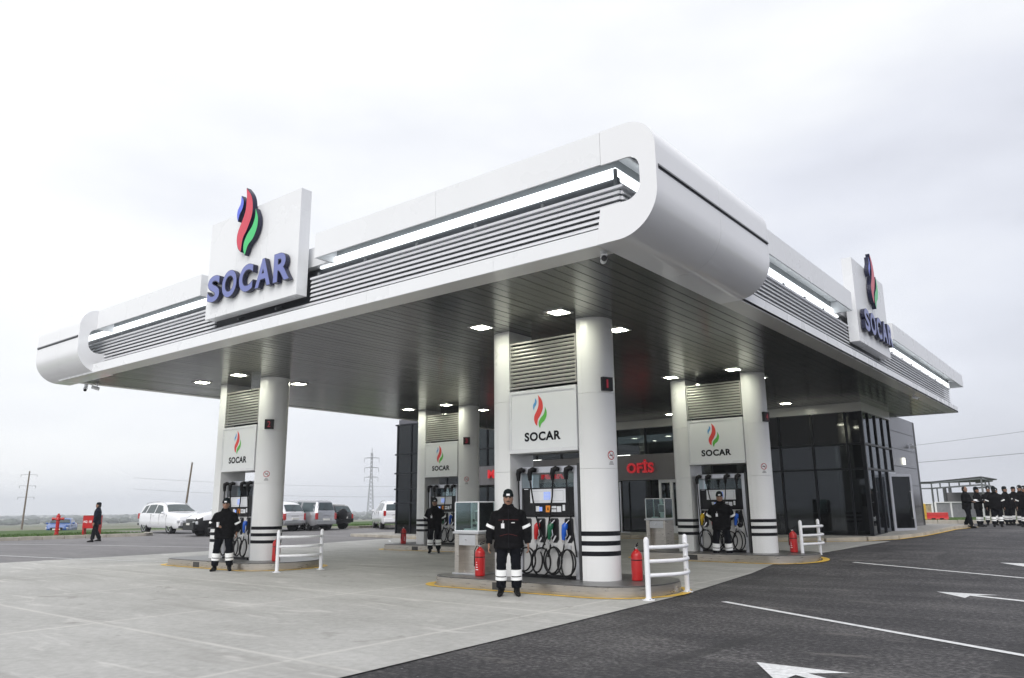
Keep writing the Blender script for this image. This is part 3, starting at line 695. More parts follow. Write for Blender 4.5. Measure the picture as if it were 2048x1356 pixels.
    mb.add([cp(-.045, -.008, .0025), cp(.03, -.008, .0025), cp(.03, .008, .0025), cp(-.045, .008, .0025)], [(0, 1, 2, 3)], 1)
    mb.add([cp(.033, .0, .0025), cp(.04, .0, .0025), cp(.035, .04, .0025), cp(.028, .035, .0025)], [(0, 1, 2, 3)], 1)
    for k, w_ in enumerate((.035, .05, .06)): mb.add([cp(-w_, -.125-.022*k, .001), cp(w_, -.125-.022*k, .001), cp(w_, -.114-.022*k, .001), cp(-w_, -.114-.022*k, .001)], [(0, 1, 2, 3)], 2)
    for k in range(1):
        A = [cp(.066*math.cos(2*math.pi*i/24), .066*math.sin(2*math.pi*i/24), .001) for i in range(24)]; mb.add(A, [tuple(range(24))], 3)
    mb.build('no_smoking_sign', [M['red'], M['ink'], M['fasc'], M['signwhite']], t)
    return t

def loop_pts(cx, cz, rx, rz, y, a0, a1, n=40, tilt=.05):
    return [(cx+rx*math.cos(R(a0+(a1-a0)*k/n)), y-tilt*math.sin(math.pi*k/n), cz+rz*math.sin(R(a0+(a1-a0)*k/n))) for k in range(n+1)]
def make_dispenser(nozzles, seed=0):
    rr = random.Random(seed); J = lambda a: rr.uniform(-a, a)
    """local: origin at foot centre, front = -y"""
    t = thing('fuel_dispenser', '', 'fuel pump')
    f = MB()
    f.box(-.69, -.61, -.3, .3, 0, 2.06); f.box(.61, .70, -.3, .3, 0, 2.06); f.box(-.61, .61, -.3, -.12, 1.94, 2.06); f.box(-.61, .61, .12, .3, 1.94, 2.06)
    f.build('frame', 'silver', t, bevel=.008)
    f = MB(); f.box(.705, .76, -.32, .32, 0, 2.1); f.build('dark_jamb', 'plastic', t)
    f = MB(); f.box(-.6, .6, -.27, .27, .06, 1.11)
    body = f.build('lower_cabinet', 'pumpwhite', t, bevel=.006)
    f = MB(); f.box(-.605, .605, -.33, .33, 0, .055); f.build('plinth', 'black', t)
    f = MB(); f.box(-.6, .6, -.29, .29, 1.12, 1.66); f.box(-.6, .6, -.32, -.291, 1.13, 1.16)
    hd = f.build('display_head', 'black', t, bevel=.008)
    f = MB(); f.box(-.41, .42, -.297, -.29, 1.375, 1.635); dp_ = f.build('display_panel', 'dispwhite', hd)
    f = MB()
    for a, b, c_, d in ((-.36, .37, 1.41, 1.413), (-.36, .37, 1.597, 1.6), (-.36, -.357, 1.413, 1.597), (.367, .37, 1.413, 1.597)): f.box(a, b, -.2985, -.297, c_, d)
    f.build('display_outline', 'fasc', hd)
    f = MB(); f.box(-.085, .07, -.3, -.297, 1.435, 1.58); f.build('lcd_screen', 'lcd', hd)
    f = MB()
    for k in range(5): f.box(-.07, .055, -.3015, -.3002, 1.45+.026*k, 1.458+.026*k)
    f.build('price_rows', 'dispwhite', hd)
    st = MB(); st.box(-.045, .06, -.2945, -.29, 1.2, 1.325, 0); st.box(-.28, -.2, -.2945, -.29, 1.215, 1.315, 1); st.box(-.2, -.13, -.2945, -.29, 1.22, 1.3, 2)
    for a, b, c_, d in ((.09, .2, 1.27, 1.315), (.09, .2, 1.205, 1.255), (.215, .31, 1.205, 1.31), (.345, .40, 1.225, 1.335)): st.box(a, b, -.2945, -.29, c_, d, 1)
    st.prism([(-.005, 1.235), (.02, 1.235), (.02, 1.28), (.008, 1.295), (-.005, 1.28)], lambda p, yy: (p[0], yy, p[1]), -.296, -.2945, 3)
    st.build('sticker', ['orange', 'dispwhite', 'lcd', 'ink'], hd)
    f = MB(); f.box(-.56, -.46, -.2945, -.29, 1.632, 1.645); f.build('badge', 'dispwhite', hd)
    f = MB(); f.box(-.58, .58, .0, .02, 1.665, 1.935); f.build('rear_screen', 'clear', t)
    # vertical hose guides between head and top bar
    centers = [-.5, -.17, .14, .47]
    for i, (cx, col) in enumerate(zip(centers, nozzles)):
        b = MB(); poly = [(-.1, .12), (-.1, .42), (-.08, .45), (.08, .45), (.1, .42), (.1, .06), (.05, 0), (-.03, 0)]
        b.prism([(cx+p[0], .64+p[1]) for p in poly], lambda p, yy: (p[0], yy, p[1]), -.278, -.272, 0)
        b.prism([(cx+p[0]*.86, .65+p[1]*.95) for p in poly], lambda p, yy: (p[0], yy, p[1]), -.2785, -.2782, 1)
        bo = b.build('nozzle_boot', ['plastic', 'black'], t)
        if col:
            n_ = MB(); x0 = cx-.05
            n_.tube([(x0-.045, -.33, .70), (x0-.03, -.34, .80), (x0-.012, -.345, .88), (x0+.0, -.34, .95), (x0+.02, -.33, 1.0)], [.032, .044, .054, .06, .036], 12, 0)
            n_.tube([(x0+.0, -.34, .9), (x0+.045, -.35, .87), (x0+.055, -.35, .78), (x0+.01, -.345, .73)], [.012, .012, .012, .01], 8, 2)
            n_.tube([(x0+.02, -.33, .99), (x0+.05, -.31, 1.03), (x0+.075, -.3, 1.06)], [.016, .014, .012], 8, 1)
            n_.tube([(x0-.045, -.33, .70), (x0-.05, -.33, .66)], [.03, .024], 10, 1)
            n_.obox((x0+.07, -.3, .72), (.035, 0, .05), (0, .02, 0), (.012, 0, -.01), 1)
            n_.build('nozzle', [col, 'chrome', 'silver'], t)
        f = MB(); f.tube([(x, -.33, z) for x, z in ((cx-.1, .60), (cx-.1, .66))], .014, 8); f.box(cx-.1, cx+.0, -.34, -.315, .6, .615); f.box(cx-.02, cx+.05, -.31, -.275, .52, .6)
        f.build('hose_clip', 'steel2', t)
    # hoses: swivel, drop, and the hanging loops
    drops = [(-.61, [(-.62, 1.2), (-.60, .7), (-.52, .56)]), (-.33, [(-.30, 1.5), (-.24, 1.2), (-.13, .85), (-.02, .6)]), (.21, [(.17, 1.5), (.10, 1.1), (.03, .75), (-.08, .55)]), (.52, [(.53, 1.5), (.57, 1.15), (.64, .75), (.69, .4)])]
    for i, (sx, path) in enumerate(drops):
        s_ = MB(); s_.tube([(sx+.06, -.3, 2.0), (sx+.04, -.36, 2.01), (sx, -.39, 1.985), (sx-.02, -.385, 1.93), (sx-.02, -.38, 1.8)], [.04, .052, .056, .048, .034], 10); s_.build('hose_swivel', 'rubber', t)
        h = MB(); pts = [(sx-.02, -.38, 1.8)]+[(a, -.375, b) for a, b in path]
        sm = []
        for a, b in zip(pts, pts[1:]):
            for k in range(6): sm.append(tuple(a[j]+(b[j]-a[j])*k/6 for j in range(3)))
        sm.append(pts[-1]); h.tube(sm, .0155, 8); 
        cx = centers[i]+(.02 if i < 3 else .0)
        h.tube(loop_pts(cx+.03+J(.03), .31+J(.02), .185+J(.03), .235+J(.02), -.36, 95+J(15), 95+360+J(30), tilt=.05+J(.03)), .0165, 8)
        h.tube(loop_pts(cx+J(.04), .31+J(.03), .15+J(.03), .225+J(.03), -.39, 120+J(20), 120+330+J(40), tilt=.03+J(.03)), .0165, 8)
        h.tube([(cx-.08, -.33, .62), (cx-.1, -.34, .5), (cx-.13, -.36, .38)], .015, 8)
        h.build('hose', 'rubber', t)
    return t
ISL = [('I1', -3.15, 3.39, 0.0), ('I2', -13.54, 3.39, 0.0), ('I3', -13.54, 11.47, .045), ('I4', -3.15, 11.47, .076)]
isl_l = ['steel edged island nearest the camera, with the large attendant beside it', 'steel edged island at far left holding the column pair near the parked cars', 'steel edged island at back left, partly behind the nearest column', 'steel edged island at back right in front of the glass building']
por_l = ['nearest white pump portal with the largest SOCAR board and louvre', 'left white pump portal, third of the row nearest the parked cars', 'back left pump portal with the smallest SOCAR board', 'back right pump portal in front of the dark glass building']
por_l[1] = 'leftmost white pump portal standing against the open sky and parked cars'
dis_l = ['fuel dispenser behind the nearest attendant, with red, green and blue nozzles', 'leftmost fuel dispenser, mostly covered by the attendant holding a cup', 'fuel dispenser in the back left portal, beside the distant attendant', 'fuel dispenser in the back right portal with a yellow and a blue nozzle']
nozz = [(None, 'nred', 'ngreen', 'nblue'), (None, 'nred', 'ngreen', 'nblue'), (None, 'nred', 'ngreen', 'nblue'), ('nyellow', 'nred', 'ngreen', 'nblue')]
for i, (k, x, y, gz) in enumerate(ISL):
    build_island(isl_l[i], x, y, gz); build_portal(por_l[i], x, y, gz, str(i+1), (-22, -48, -58, -15)[i], (-14, -48, -58, -42)[i])
    d = make_dispenser(nozz[i], 11+i); d.location = (x-.84, y+.42, gz+.197); tag(d, dis_l[i], group='fuel dispensers in the portals')

def build_guard(label, a, b, z0):
    t = thing('guard_rail', label, 'guard rail', ((a[0]+b[0])/2, (a[1]+b[1])/2, z0), 0, 'white curved guard rails at the island ends')
    o = t.location; A = Vector((a[0]-o.x, a[1]-o.y, 0)); B_ = Vector((b[0]-o.x, b[1]-o.y, 0))
    for P in (A, B_):
        mb = MB(); mb.lathe(P, [(.044, 0), (.044, .93), (.039, .96), (.022, .985), (.002, .99)], 16); q = mb.build('post', 'guard', t)
        mb = MB(); mb.lathe(P, [(.1, 0), (.1, .014), (.055, .016), (.052, .03)], 16); mb.build('base_plate', 'guard', q)
        mb = MB()
        for a_ in range(4): c = P+Vector((.08*math.cos(a_*1.57+.78), .08*math.sin(a_*1.57+.78), .014)); mb.cyl(c, c+Vector((0, 0, .012)), .009, 6)
        mb.build('bolts', 'galv', q)
    out = Vector((1, 0, 0))
    for z in (.38, .6, .82):
        pts = []
        for k in range(17):
            u = k/16; p = A.lerp(B_, u)+out*(.3*math.sin(math.pi*u)); pts.append((p.x, p.y, z))
        mb = MB(); mb.tube(pts, .032, 12); mb.build('rail', 'guard', t)
    return t
build_guard('white three-bar guard rail at the end of the nearest island', (-1.58, 2.91), (-1.60, 4.36), .012)
build_guard('white three-bar guard rail at the end of the leftmost island', (-11.62, 2.9), (-11.44, 4.06), .012)
build_guard('white three-bar guard rail before the glass building, right of the back island', (-2.08, 12.08), (-2.17, 13.84), .11)

def build_ext(label, x, y, z, rz=0):
    t = thing('fire_extinguisher', label, 'fire extinguisher', (x, y, z), rz, 'red fire extinguishers standing on the islands')
    mb = MB(); mb.lathe((0, 0, 0), [(.085, 0), (.1, .015), (.1, .43), (.09, .47), (.06, .51), (.03, .53), (.028, .55)], 24); c = mb.build('cylinder', 'red', t)
    mb = MB(); mb.lathe((0, 0, .35), [(.101, 0), (.103, .004), (.103, .014), (.101, .018)], 24); mb.build('strap', 'black', c)
    mb = MB()
    for k in range(8):
        a0, a1 = R(-130+k*8), R(-122+k*8); mb.add([(.1012*math.cos(a0), .1012*math.sin(a0), .1), (.1012*math.cos(a1), .1012*math.sin(a1), .1), (.1012*math.cos(a1), .1012*math.sin(a1), .3), (.1012*math.cos(a0), .1012*math.sin(a0), .3)], [(0, 1, 2, 3)], 0)
    for k in range(4):
        a0, a1 = R(-126+k*4), R(-90-k*5); z_ = .12+.045*k
        for j in range(4):
            b0 = a0+(a1-a0)*j/4; b1 = a0+(a1-a0)*(j+1)/4
            mb.add([(.102*math.cos(b0), .102*math.sin(b0), z_), (.102*math.cos(b1), .102*math.sin(b1), z_), (.102*math.cos(b1), .102*math.sin(b1), z_+.015), (.102*math.cos(b0), .102*math.sin(b0), z_+.015)], [(0, 1, 2, 3)], 1)
    mb.build('label_print', ['nred', 'badge'], c)
    mb = MB(); mb.cyl((0, 0, .55), (0, 0, .585), .02, 12, 1); mb.tube([(-.02, 0, .575), (.03, 0, .6), (.09, 0, .62)], .009, 8); mb.tube([(-.01, 0, .59), (.03, 0, .63), (.1, 0, .66)], .008, 8)
    mb.cyl((-.02, 0, .57), (-.045, 0, .57), .014, 10, 1); mb.build('valve_handle', ['rubber', 'chrome'], t)
    mb = MB(); mb.tube([(-.02, 0, .57), (-.07, 0, .56), (-.11, 0, .48), (-.118, 0, .3), (-.116, 0, .18)], .011, 8); mb.build('hose', 'rubber', t)
build_ext('red fire extinguisher beside the glass kiosk on the nearest island', -5.35, 3.12, .197, R(20))
build_ext('red fire extinguisher between the nearest column and its guard rail', -2.34, 3.92, .197, R(-40))
build_ext('red fire extinguisher behind the guard rail of the leftmost island', -12.72, 3.62, .197, R(140))
build_ext('red fire extinguisher right of the back right portal, before the dark glass', -2.33, 12.2, .275, R(0))
build_ext('dark red fire extinguisher at the left end of the back left portal', -16.05, 11.3, .24, R(90))

def build_kiosk(label, x, y, z, rz=0):
    t = thing('payment_kiosk', label, 'kiosk', (x, y, z), rz, 'glass topped payment kiosks')
    w, d = .31, .27
    mb = MB(); mb.box(-w-.03, w+.03, -d-.04, d+.04, 0, .03); mb.build('base_plate', 'steel2', t, bevel=.004)
    mb = MB(); mb.box(-w, -w+.11, -d, d, .032, .78); mb.box(w-.06, w, -d, d, .032, .78); mb.box(-w+.11, w-.06, -.1, d, .032, .78); c = mb.build('cabinet', 'steel', t)
    mb = MB(); mb.box(-w+.115, w-.065, -d, -.1, .56, .77); dr = mb.build('drawer', 'steel2', t, bevel=.004)
    mb = MB(); mb.cyl((0, -d, .67), (0, -d-.012, .67), .02, 12); mb.build('lock', 'chrome', dr)
    mb = MB(); mb.box(-w-.035, w+.035, -d-.03, d+.03, .785, .83); mb.build('counter', 'steel2', t, bevel=.005)
    mb = MB(); z0, z1 = .832, 1.4
    for sx in (-1, 1):
        for sy in (-1, 1): mb.box(sx*w-.011, sx*w+.011, sy*(d-.02)-.011, sy*(d-.02)+.011, z0, z1)
    for zz in (z0, z1):
        mb.box(-w, w, -d+.01, -d+.03, zz, zz+.02); mb.box(-w, w, d-.03, d-.01, zz, zz+.02); mb.box(-w-.01, -w+.01, -d+.03, d-.03, zz, zz+.02); mb.box(w-.01, w+.01, -d+.03, d-.03, zz, zz+.02)
    mb.build('glass_frame', 'guard', t)
    mb = MB(); mb.box(-w+.012, w-.012, -d+.018, -d+.022, z0+.02, z1); mb.box(-w+.012, w-.012, d-.022, d-.018, z0+.02, z1); mb.box(-w-.002, -w+.002, -d+.032, d-.032, z0+.02, z1); mb.box(w-.002, w+.002, -d+.032, d-.032, z0+.02, z1); mb.box(-w+.012, w-.012, -d+.032, d-.032, z1+.006, z1+.01); mb.build('glass_pane', 'clear', t)
    m_ = MB(); m_.obox((.12, 0, 1.12), (.14, -.05, 0), (.01, .03, .006), (-.01, .0, .12)); m_.obox((.1, .02, .93), (.04, 0, .01), (0, .04, 0), (0, 0, .1)); m_.obox((.06, 0, .85), (.13, 0, 0), (0, .1, 0), (0, 0, .015))
    m_.obox((-.12, -.05, .86), (.09, 0, 0), (0, .06, 0), (0, 0, .02))
    q = m_.build('till_monitor', 'dispwhite', t, bevel=.008)
    s_ = MB(); s_.obox((.108, -.034, 1.12), (.12, -.043, 0), (.0005, .001, 0), (-.009, 0, .1)); s_.build('till_screen', 'fasc', q)
build_kiosk('glass topped payment kiosk with white till, left end of the nearest island', -5.83, 3.52, .197)
build_kiosk('glass topped payment kiosk left of the back right portal, before the OFİS wall', -6.3, 12.4, .295)

def build_cctv(label, loc, rz, tilt=.3, col='white'):
    t = thing('security_camera', label, 'camera', loc, rz, 'small security cameras')
    mb = MB(); mb.lathe((0, 0, -.03), [(.05, 0), (.05, .03)], 12); mb.tube([(0, 0, -.02), (0, 0, -.08), (0, -.03, -.11)], .014, 8); mb.build('bracket', col, t)
    d = Vector((0, -math.cos(tilt), -math.sin(tilt))); c = Vector((0, -.03, -.13))
    mb = MB(); mb.tube([c-d*.09, c+d*.1], .045, 14); b = mb.build('housing', col, t)
    mb = MB(); mb.tube([c+d*.1, c+d*.106], .043, 14); mb.build('lens', 'black', b)
    mb = MB(); mb.obox(c+Vector((0, 0, .05))+d*.02, (.045, 0, 0), d*.12, (0, 0, .005)); mb.build('sun_shield', col, t)
build_cctv('round white security camera under the canopy near corner', (-.62, .3, ZS), R(35), .12)
build_cctv('dark-lensed security camera hanging at the far left canopy corner', (-18.1, .75, ZS-.0), R(60), .5)
build_cctv('white security camera hanging at the far left corner, right of the dark one', (-17.75, .9, ZS), R(-40), -.3)
build_cctv('small security camera at the far edge behind the leftmost portal', (-17.85, 6.4, ZS), R(60), .6)
build_cctv('security camera under the right soffit before the far end', (-.35, 19.2, ZS), R(90), .4)

# ------------------------------------------------------------------ building
def build_building():
    X0, X1, Y0, Y1 = -26., -2.3, 20.2, 29.2
    t = thing('station_building', 'dark glass and grey panel station shop under the canopy back', 'building', (-14, 24, .2)); o = tuple(t.location)
    def B(mb, name, mats, par=None, **k):
        ob = mb.build(name, mats, None, off=o, **k); ob.parent = par or t; return ob
    # shell (back wall, floor, ceiling, roof)
    mb = MB(); mb.box(X0+.1, X1-.1, Y1-.2, Y1, 0, 4.9); mb.box(X0+.1, X1-.1, Y0+3.6, Y0+3.7, .2, 4.0); B(mb, 'inner_wall', mat('inner_wall', (.14, .145, .14), .8, var=.05))
    mb = MB(); mb.box(X0+.1, X1-.1, Y0+.1, Y1-.2, .2, G(X1, Y0)+.13); B(mb, 'floor', 'pave')
    mb = MB(); mb.box(X0+.1, X1-.1, Y0+.12, Y1-.2, 3.75, 3.85); ce = B(mb, 'inner_ceiling', mat('inner_ceiling', (.2, .2, .2), .7))
    mb = MB()
    for x, y in ((-5.1, 21.2), (-3.6, 22.3), (-4.6, 22.6), (-8.6, 21.8), (-13, 22), (-18, 22), (-23, 22)): mb.box(x-.3, x+.3, y-.15, y+.15, 3.72, 3.748)
    B(mb, 'inner_lamp', 'inlamp', ce)
    mb = MB(); mb.box(-5.6, -4.4, 22.6, 23.3, .5, 1.5); mb.box(-3.9, -2.9, 23, 23.5, .5, 1.35); B(mb, 'shop_counter', mat('counter', (.12, .13, .15), .5))
    mb = MB(); mb.box(-4.05, -3.95, 22.9, 23.0, .5, 3.75); B(mb, 'inner_post', 'white')
    # front trim below the canopy ceiling
    mb = MB(); mb.box(-18.2, X1+.06, Y0-.08, Y0+.1, 4.72, ZS+.01); mb.box(X1-.1, X1+.06, Y0+.102, 24.3, 4.72, ZS+.01); B(mb, 'eaves_trim', 'soffit')
    # left tall part
    mb = MB(); mb.box(X0, -18.3, Y0+.12, Y1, 5.9, 6.2); mb.box(X0, X0+.1, Y0+.1, Y1, .1, 5.9); mb.box(-18.3, -18.2, Y0+.1, Y1, 4.7, 6.2); B(mb, 'parapet', 'clad')
    # curtain wall front: panes and mullions
    levels = [(.42, 2.68), (2.74, 3.55), (3.61, 4.71)]
    colsx = [X1, -2.85, -4.05, -5.25, -6.6, -8.0, -9.45]
    M['spandrel'] = mat('black_spandrel_glass', (.004, .005, .008), .05, spec=.6, var=.2)
    def pane(x0, x1, z0, z1, y=Y0+.03, g='glass'):
        mb = MB(); mb.box(x0+.03, x1-.03, y, y+.02, z0, z1); return B(mb, 'window_pane', g)
    for a, b in zip(colsx[1:], colsx):
        for z0, z1 in levels: pane(a, b, z0, z1, g='spandrel' if z0 > 3.6 else 'glass')
    mb = MB()
    for x in colsx: mb.box(x-.035, x+.035, Y0-.02, Y0+.09, .4, 4.715)
    for z in (2.71, 3.58, .43): mb.box(colsx[-1], X1, Y0-.03, Y0+.088, z-.035, z+.035)
    B(mb, 'mullion', 'mull')
    # middle part: glass above, grey sign fascia, glass entrance below
    for a, b in zip([-18, -16.6, -15.2, -13.8, -12.3, -10.9], [-16.6, -15.2, -13.8, -12.3, -10.9, -9.45]):
        pane(a, b, 3.62, 4.7); pane(a, b, .42, 2.55, Y0+.3)
    for x in [-18, -16.6, -15.2, -13.8, -12.3, -10.9]:
        mb = MB(); mb.box(x-.03, x+.03, Y0-.015, Y0+.09, 3.62, 4.715); B(mb, 'mullion', 'mull')
        mb = MB(); mb.box(x-.03, x+.03, Y0+.26, Y0+.34, .3, 2.55); B(mb, 'mullion', 'mull')
    mb = MB(); mb.box(-18.2, -9.5, Y0-.1, Y0+.35, 2.56, 3.6); mb.box(-20.6, -18.204, Y0-.1, Y0+.35, 2.56, 3.45); B(mb, 'sign_fascia', 'fasc')
    # left part
    for a, b in ((-26, -24.9), (-24.9, -23.6), (-23.6, -22.3), (-22.3, -20.9), (-20.9, -19.6), (-19.6, -18.3)):
        for z0, z1 in ((.12, 1.72), (1.78, 2.45), (2.51, 3.28), (3.34, 4.28), (4.34, 5.86)):
            if a >= -21 and z0 > 2.4 and z1 < 3.4: continue
            pane(a, b, z0, z1)
    mb = MB()
    for x in (-25.96, -24.9, -23.6, -22.3, -20.9, -19.6, -18.3): mb.box(x-.035, x+.035, Y0-.02, Y0+.09, .1, 5.92)
    for z in (1.75, 2.48, 3.31, 4.31, 5.9): mb.box(X0-.12, -20.64 if 2.4 < z < 3.4 else -18.25, Y0-.03, Y0+.088, z-.035, z+.035)
    B(mb, 'mullion', 'mull')
    # white framed door in the middle part
    mb = MB(); xd = -10.35
    for a, b in ((xd, xd+.09), (xd+.5, xd+.62), (xd+1.1, xd+1.2)): mb.box(a, b, Y0-.03, Y0+.06, .42, 2.55)
    mb.box(xd+.09, xd+.5, Y0-.03, Y0+.06, 2.42, 2.55); mb.box(xd+.62, xd+1.1, Y0-.03, Y0+.06, 2.42, 2.55); mb.box(xd+.09, xd+.5, Y0-.03, Y0+.06, .42, .7); mb.box(xd+.62, xd+1.1, Y0-.03, Y0+.06, .42, .7)
    B(mb, 'white_door_frame', 'white')
    mb = MB(); mb.box(-12.15, -12.1, Y0-.12, Y0-.05, .45, 2.5); mb.box(-12.15, -11.75, Y0-.12, Y0-.05, .4, .45); B(mb, 'sliding_door_frame', 'silver')
    # side wall: glazing then grey panels
    ys = [Y0, 21.15, 22.15, 23.2, 24.25]
    def spane(y0, y1, z0, z1):
        mb = MB(); mb.box(X1-.05, X1-.03, y0+.03, y1-.03, z0, z1); B(mb, 'window_pane', 'glass')
    for a, b in zip(ys, ys[1:]):
        for z0, z1 in levels: 
            if a > 23 and z0 < 1: continue
            spane(a, b, z0, z1)
    mb = MB()
    for y in ys: mb.box(X1-.09, X1+.02, y-.03, y+.03, .4, 4.715)
    for z in (2.71, 3.58): mb.box(X1-.088, X1+.03, Y0+.1, 24.25, z-.035, z+.035)
    mb.box(X1-.088, X1+.03, Y0+.1, 23.2, .4, .47)
    B(mb, 'mullion', 'mull')
    mb = MB(); zs = [.42, 1.35, 2.22, 2.95, 3.65, 4.35, 5.0]
    for a, b in zip(zs, zs[1:]): mb.box(X1-.08, X1+.0, 24.29, Y1-.55, a+.008, b-.008)
    B(mb, 'cladding_panel', 'clad', bevel=.004)
    mb = MB(); mb.box(X1-.1, X1-.082, 24.29, Y1-.5, .4, 5.0); mb.box(X1-.12, X1-.03, Y1-.54, Y1, .3, 5.0); B(mb, 'cladding_backing', 'mull')
    mb = MB(); mb.box(X1+.0, X1+.06, 26.0, 26.22, 3.05, 3.32); B(mb, 'wall_light', mat('wall_light', (.9, .9, .8), .4, emit=(1, 1, .85), es=1.2))
    # open door leaf
    d = MB(); hx, hy = X1+.03, 23.25; ang = R(35); u = Vector((math.sin(ang), math.cos(ang), 0)); nrm = Vector((u.y, -u.x, 0)); wd = 1.0
    def db(a, b, z0, z1, th=.025): d.obox(Vector((hx, hy, (z0+z1)/2))+u*((a+b)/2), u*((b-a)/2), nrm*th, (0, 0, (z1-z0)/2))
    db(0, .08, .45, 2.6); db(wd-.08, wd, .45, 2.6); db(.08, wd-.08, 2.5, 2.6); db(.08, wd-.08, .45, .6); dd = B(d, 'door', 'silver')
    d = MB(); db(.08, wd-.08, .6, 2.5, .006); B(d, 'door_glass', 'glass', dd)
    d = MB(); p = Vector((hx, hy, 0))+u*(wd-.13)+nrm*.07; d.tube([tuple(p+Vector((0, 0, z))-nrm*(.06 if z in (.95, 1.95) else 0)) for z in (.95, .951, 1.0, 1.9, 1.949, 1.95)], .014, 8); B(d, 'door_handle', 'white', dd)
    mb = MB(); mb.box(X1-.02, X1+.05, 23.2, 23.26, .42, 2.68); mb.box(X1-.02, X1+.05, 24.2, 24.27, .42, 2.68); mb.box(X1-.02, X1+.05, 23.26, 24.2, 2.62, 2.68); B(mb, 'door_frame', 'silver')
    return t
build_building()
def wall_sign(txt, label, x, z, h, w):
    t = MB(); y = 20.1; add_text(t, txt, h, lambda u, v_, d: (u, -.04-d, v_), .07, .035, w)
    o = t.build('wall_sign', 'redletter', None, (x, y, z)); tag(o, label, 'sign', 'red wall signs on the building')
wall_sign('OFİS', 'red OFİS lettering on the grey fascia between the nearest and back right portals', -11.72, 2.84, .38, 1.25)
wall_sign('MAR', 'red lettering glimpsed through the nearest dispenser frame', -16.2, 2.72, .42, 1.25)
wall_sign('M', 'red letter just left of the nearest column, on the grey fascia', -19.4, 2.86, .4, .42)
build_cctv('small camera on the outer edge of the building side wall', (-2.2, 27.6, 3.95), R(90), .1)

# ------------------------------------------------------------------ people
def remesh(mb, voxel, sm=2, amp=0., seed=0, fscale=9.):
    """fuse overlapping closed pieces of mb into one continuous surface"""
    me = bpy.data.meshes.new('r'); me.from_pydata([tuple(v) for v in mb.v], [], mb.f)
    bm = bmesh.new(); bm.from_mesh(me); bmesh.ops.remove_doubles(bm, verts=bm.verts, dist=1e-5); bmesh.ops.recalc_face_normals(bm, faces=bm.faces); bm.to_mesh(me); bm.free()
    ob = bpy.data.objects.new('r', me); COL.objects.link(ob)
    md = ob.modifiers.new('r', 'REMESH'); md.mode = 'VOXEL'; md.voxel_size = voxel
    if sm: s = ob.modifiers.new('s', 'SMOOTH'); s.iterations = sm; s.factor = .5
    dg = bpy.context.evaluated_depsgraph_get(); dg.update(); out = bpy.data.meshes.new_from_object(ob.evaluated_get(dg))
    bpy.data.objects.remove(ob); bpy.data.meshes.remove(me)
    if amp:
        for v in out.vertices:
            p = v.co*fscale+Vector((seed*7.3, 0, 0)); q = Vector((p.x, p.y, p.z*1.7)); v.co += v.normal*(noise.noise(q)*amp+noise.noise(q*2.3)*amp*.5)
    for p in out.polygons: p.use_smooth = True
    return out
def mesh_obj(name, me, m, parent):
    me.materials.clear(); me.materials.append(M[m] if isinstance(m, str) else m); me.name = name
    o = bpy.data.objects.new(name, me); COL.objects.link(o); o.parent = parent; return o
def ering(c, rx, ry, n=18, tilt=None): return [(c[0]+rx*math.cos(2*math.pi*k/n), c[1]+ry*math.sin(2*math.pi*k/n), c[2]) for k in range(n)]
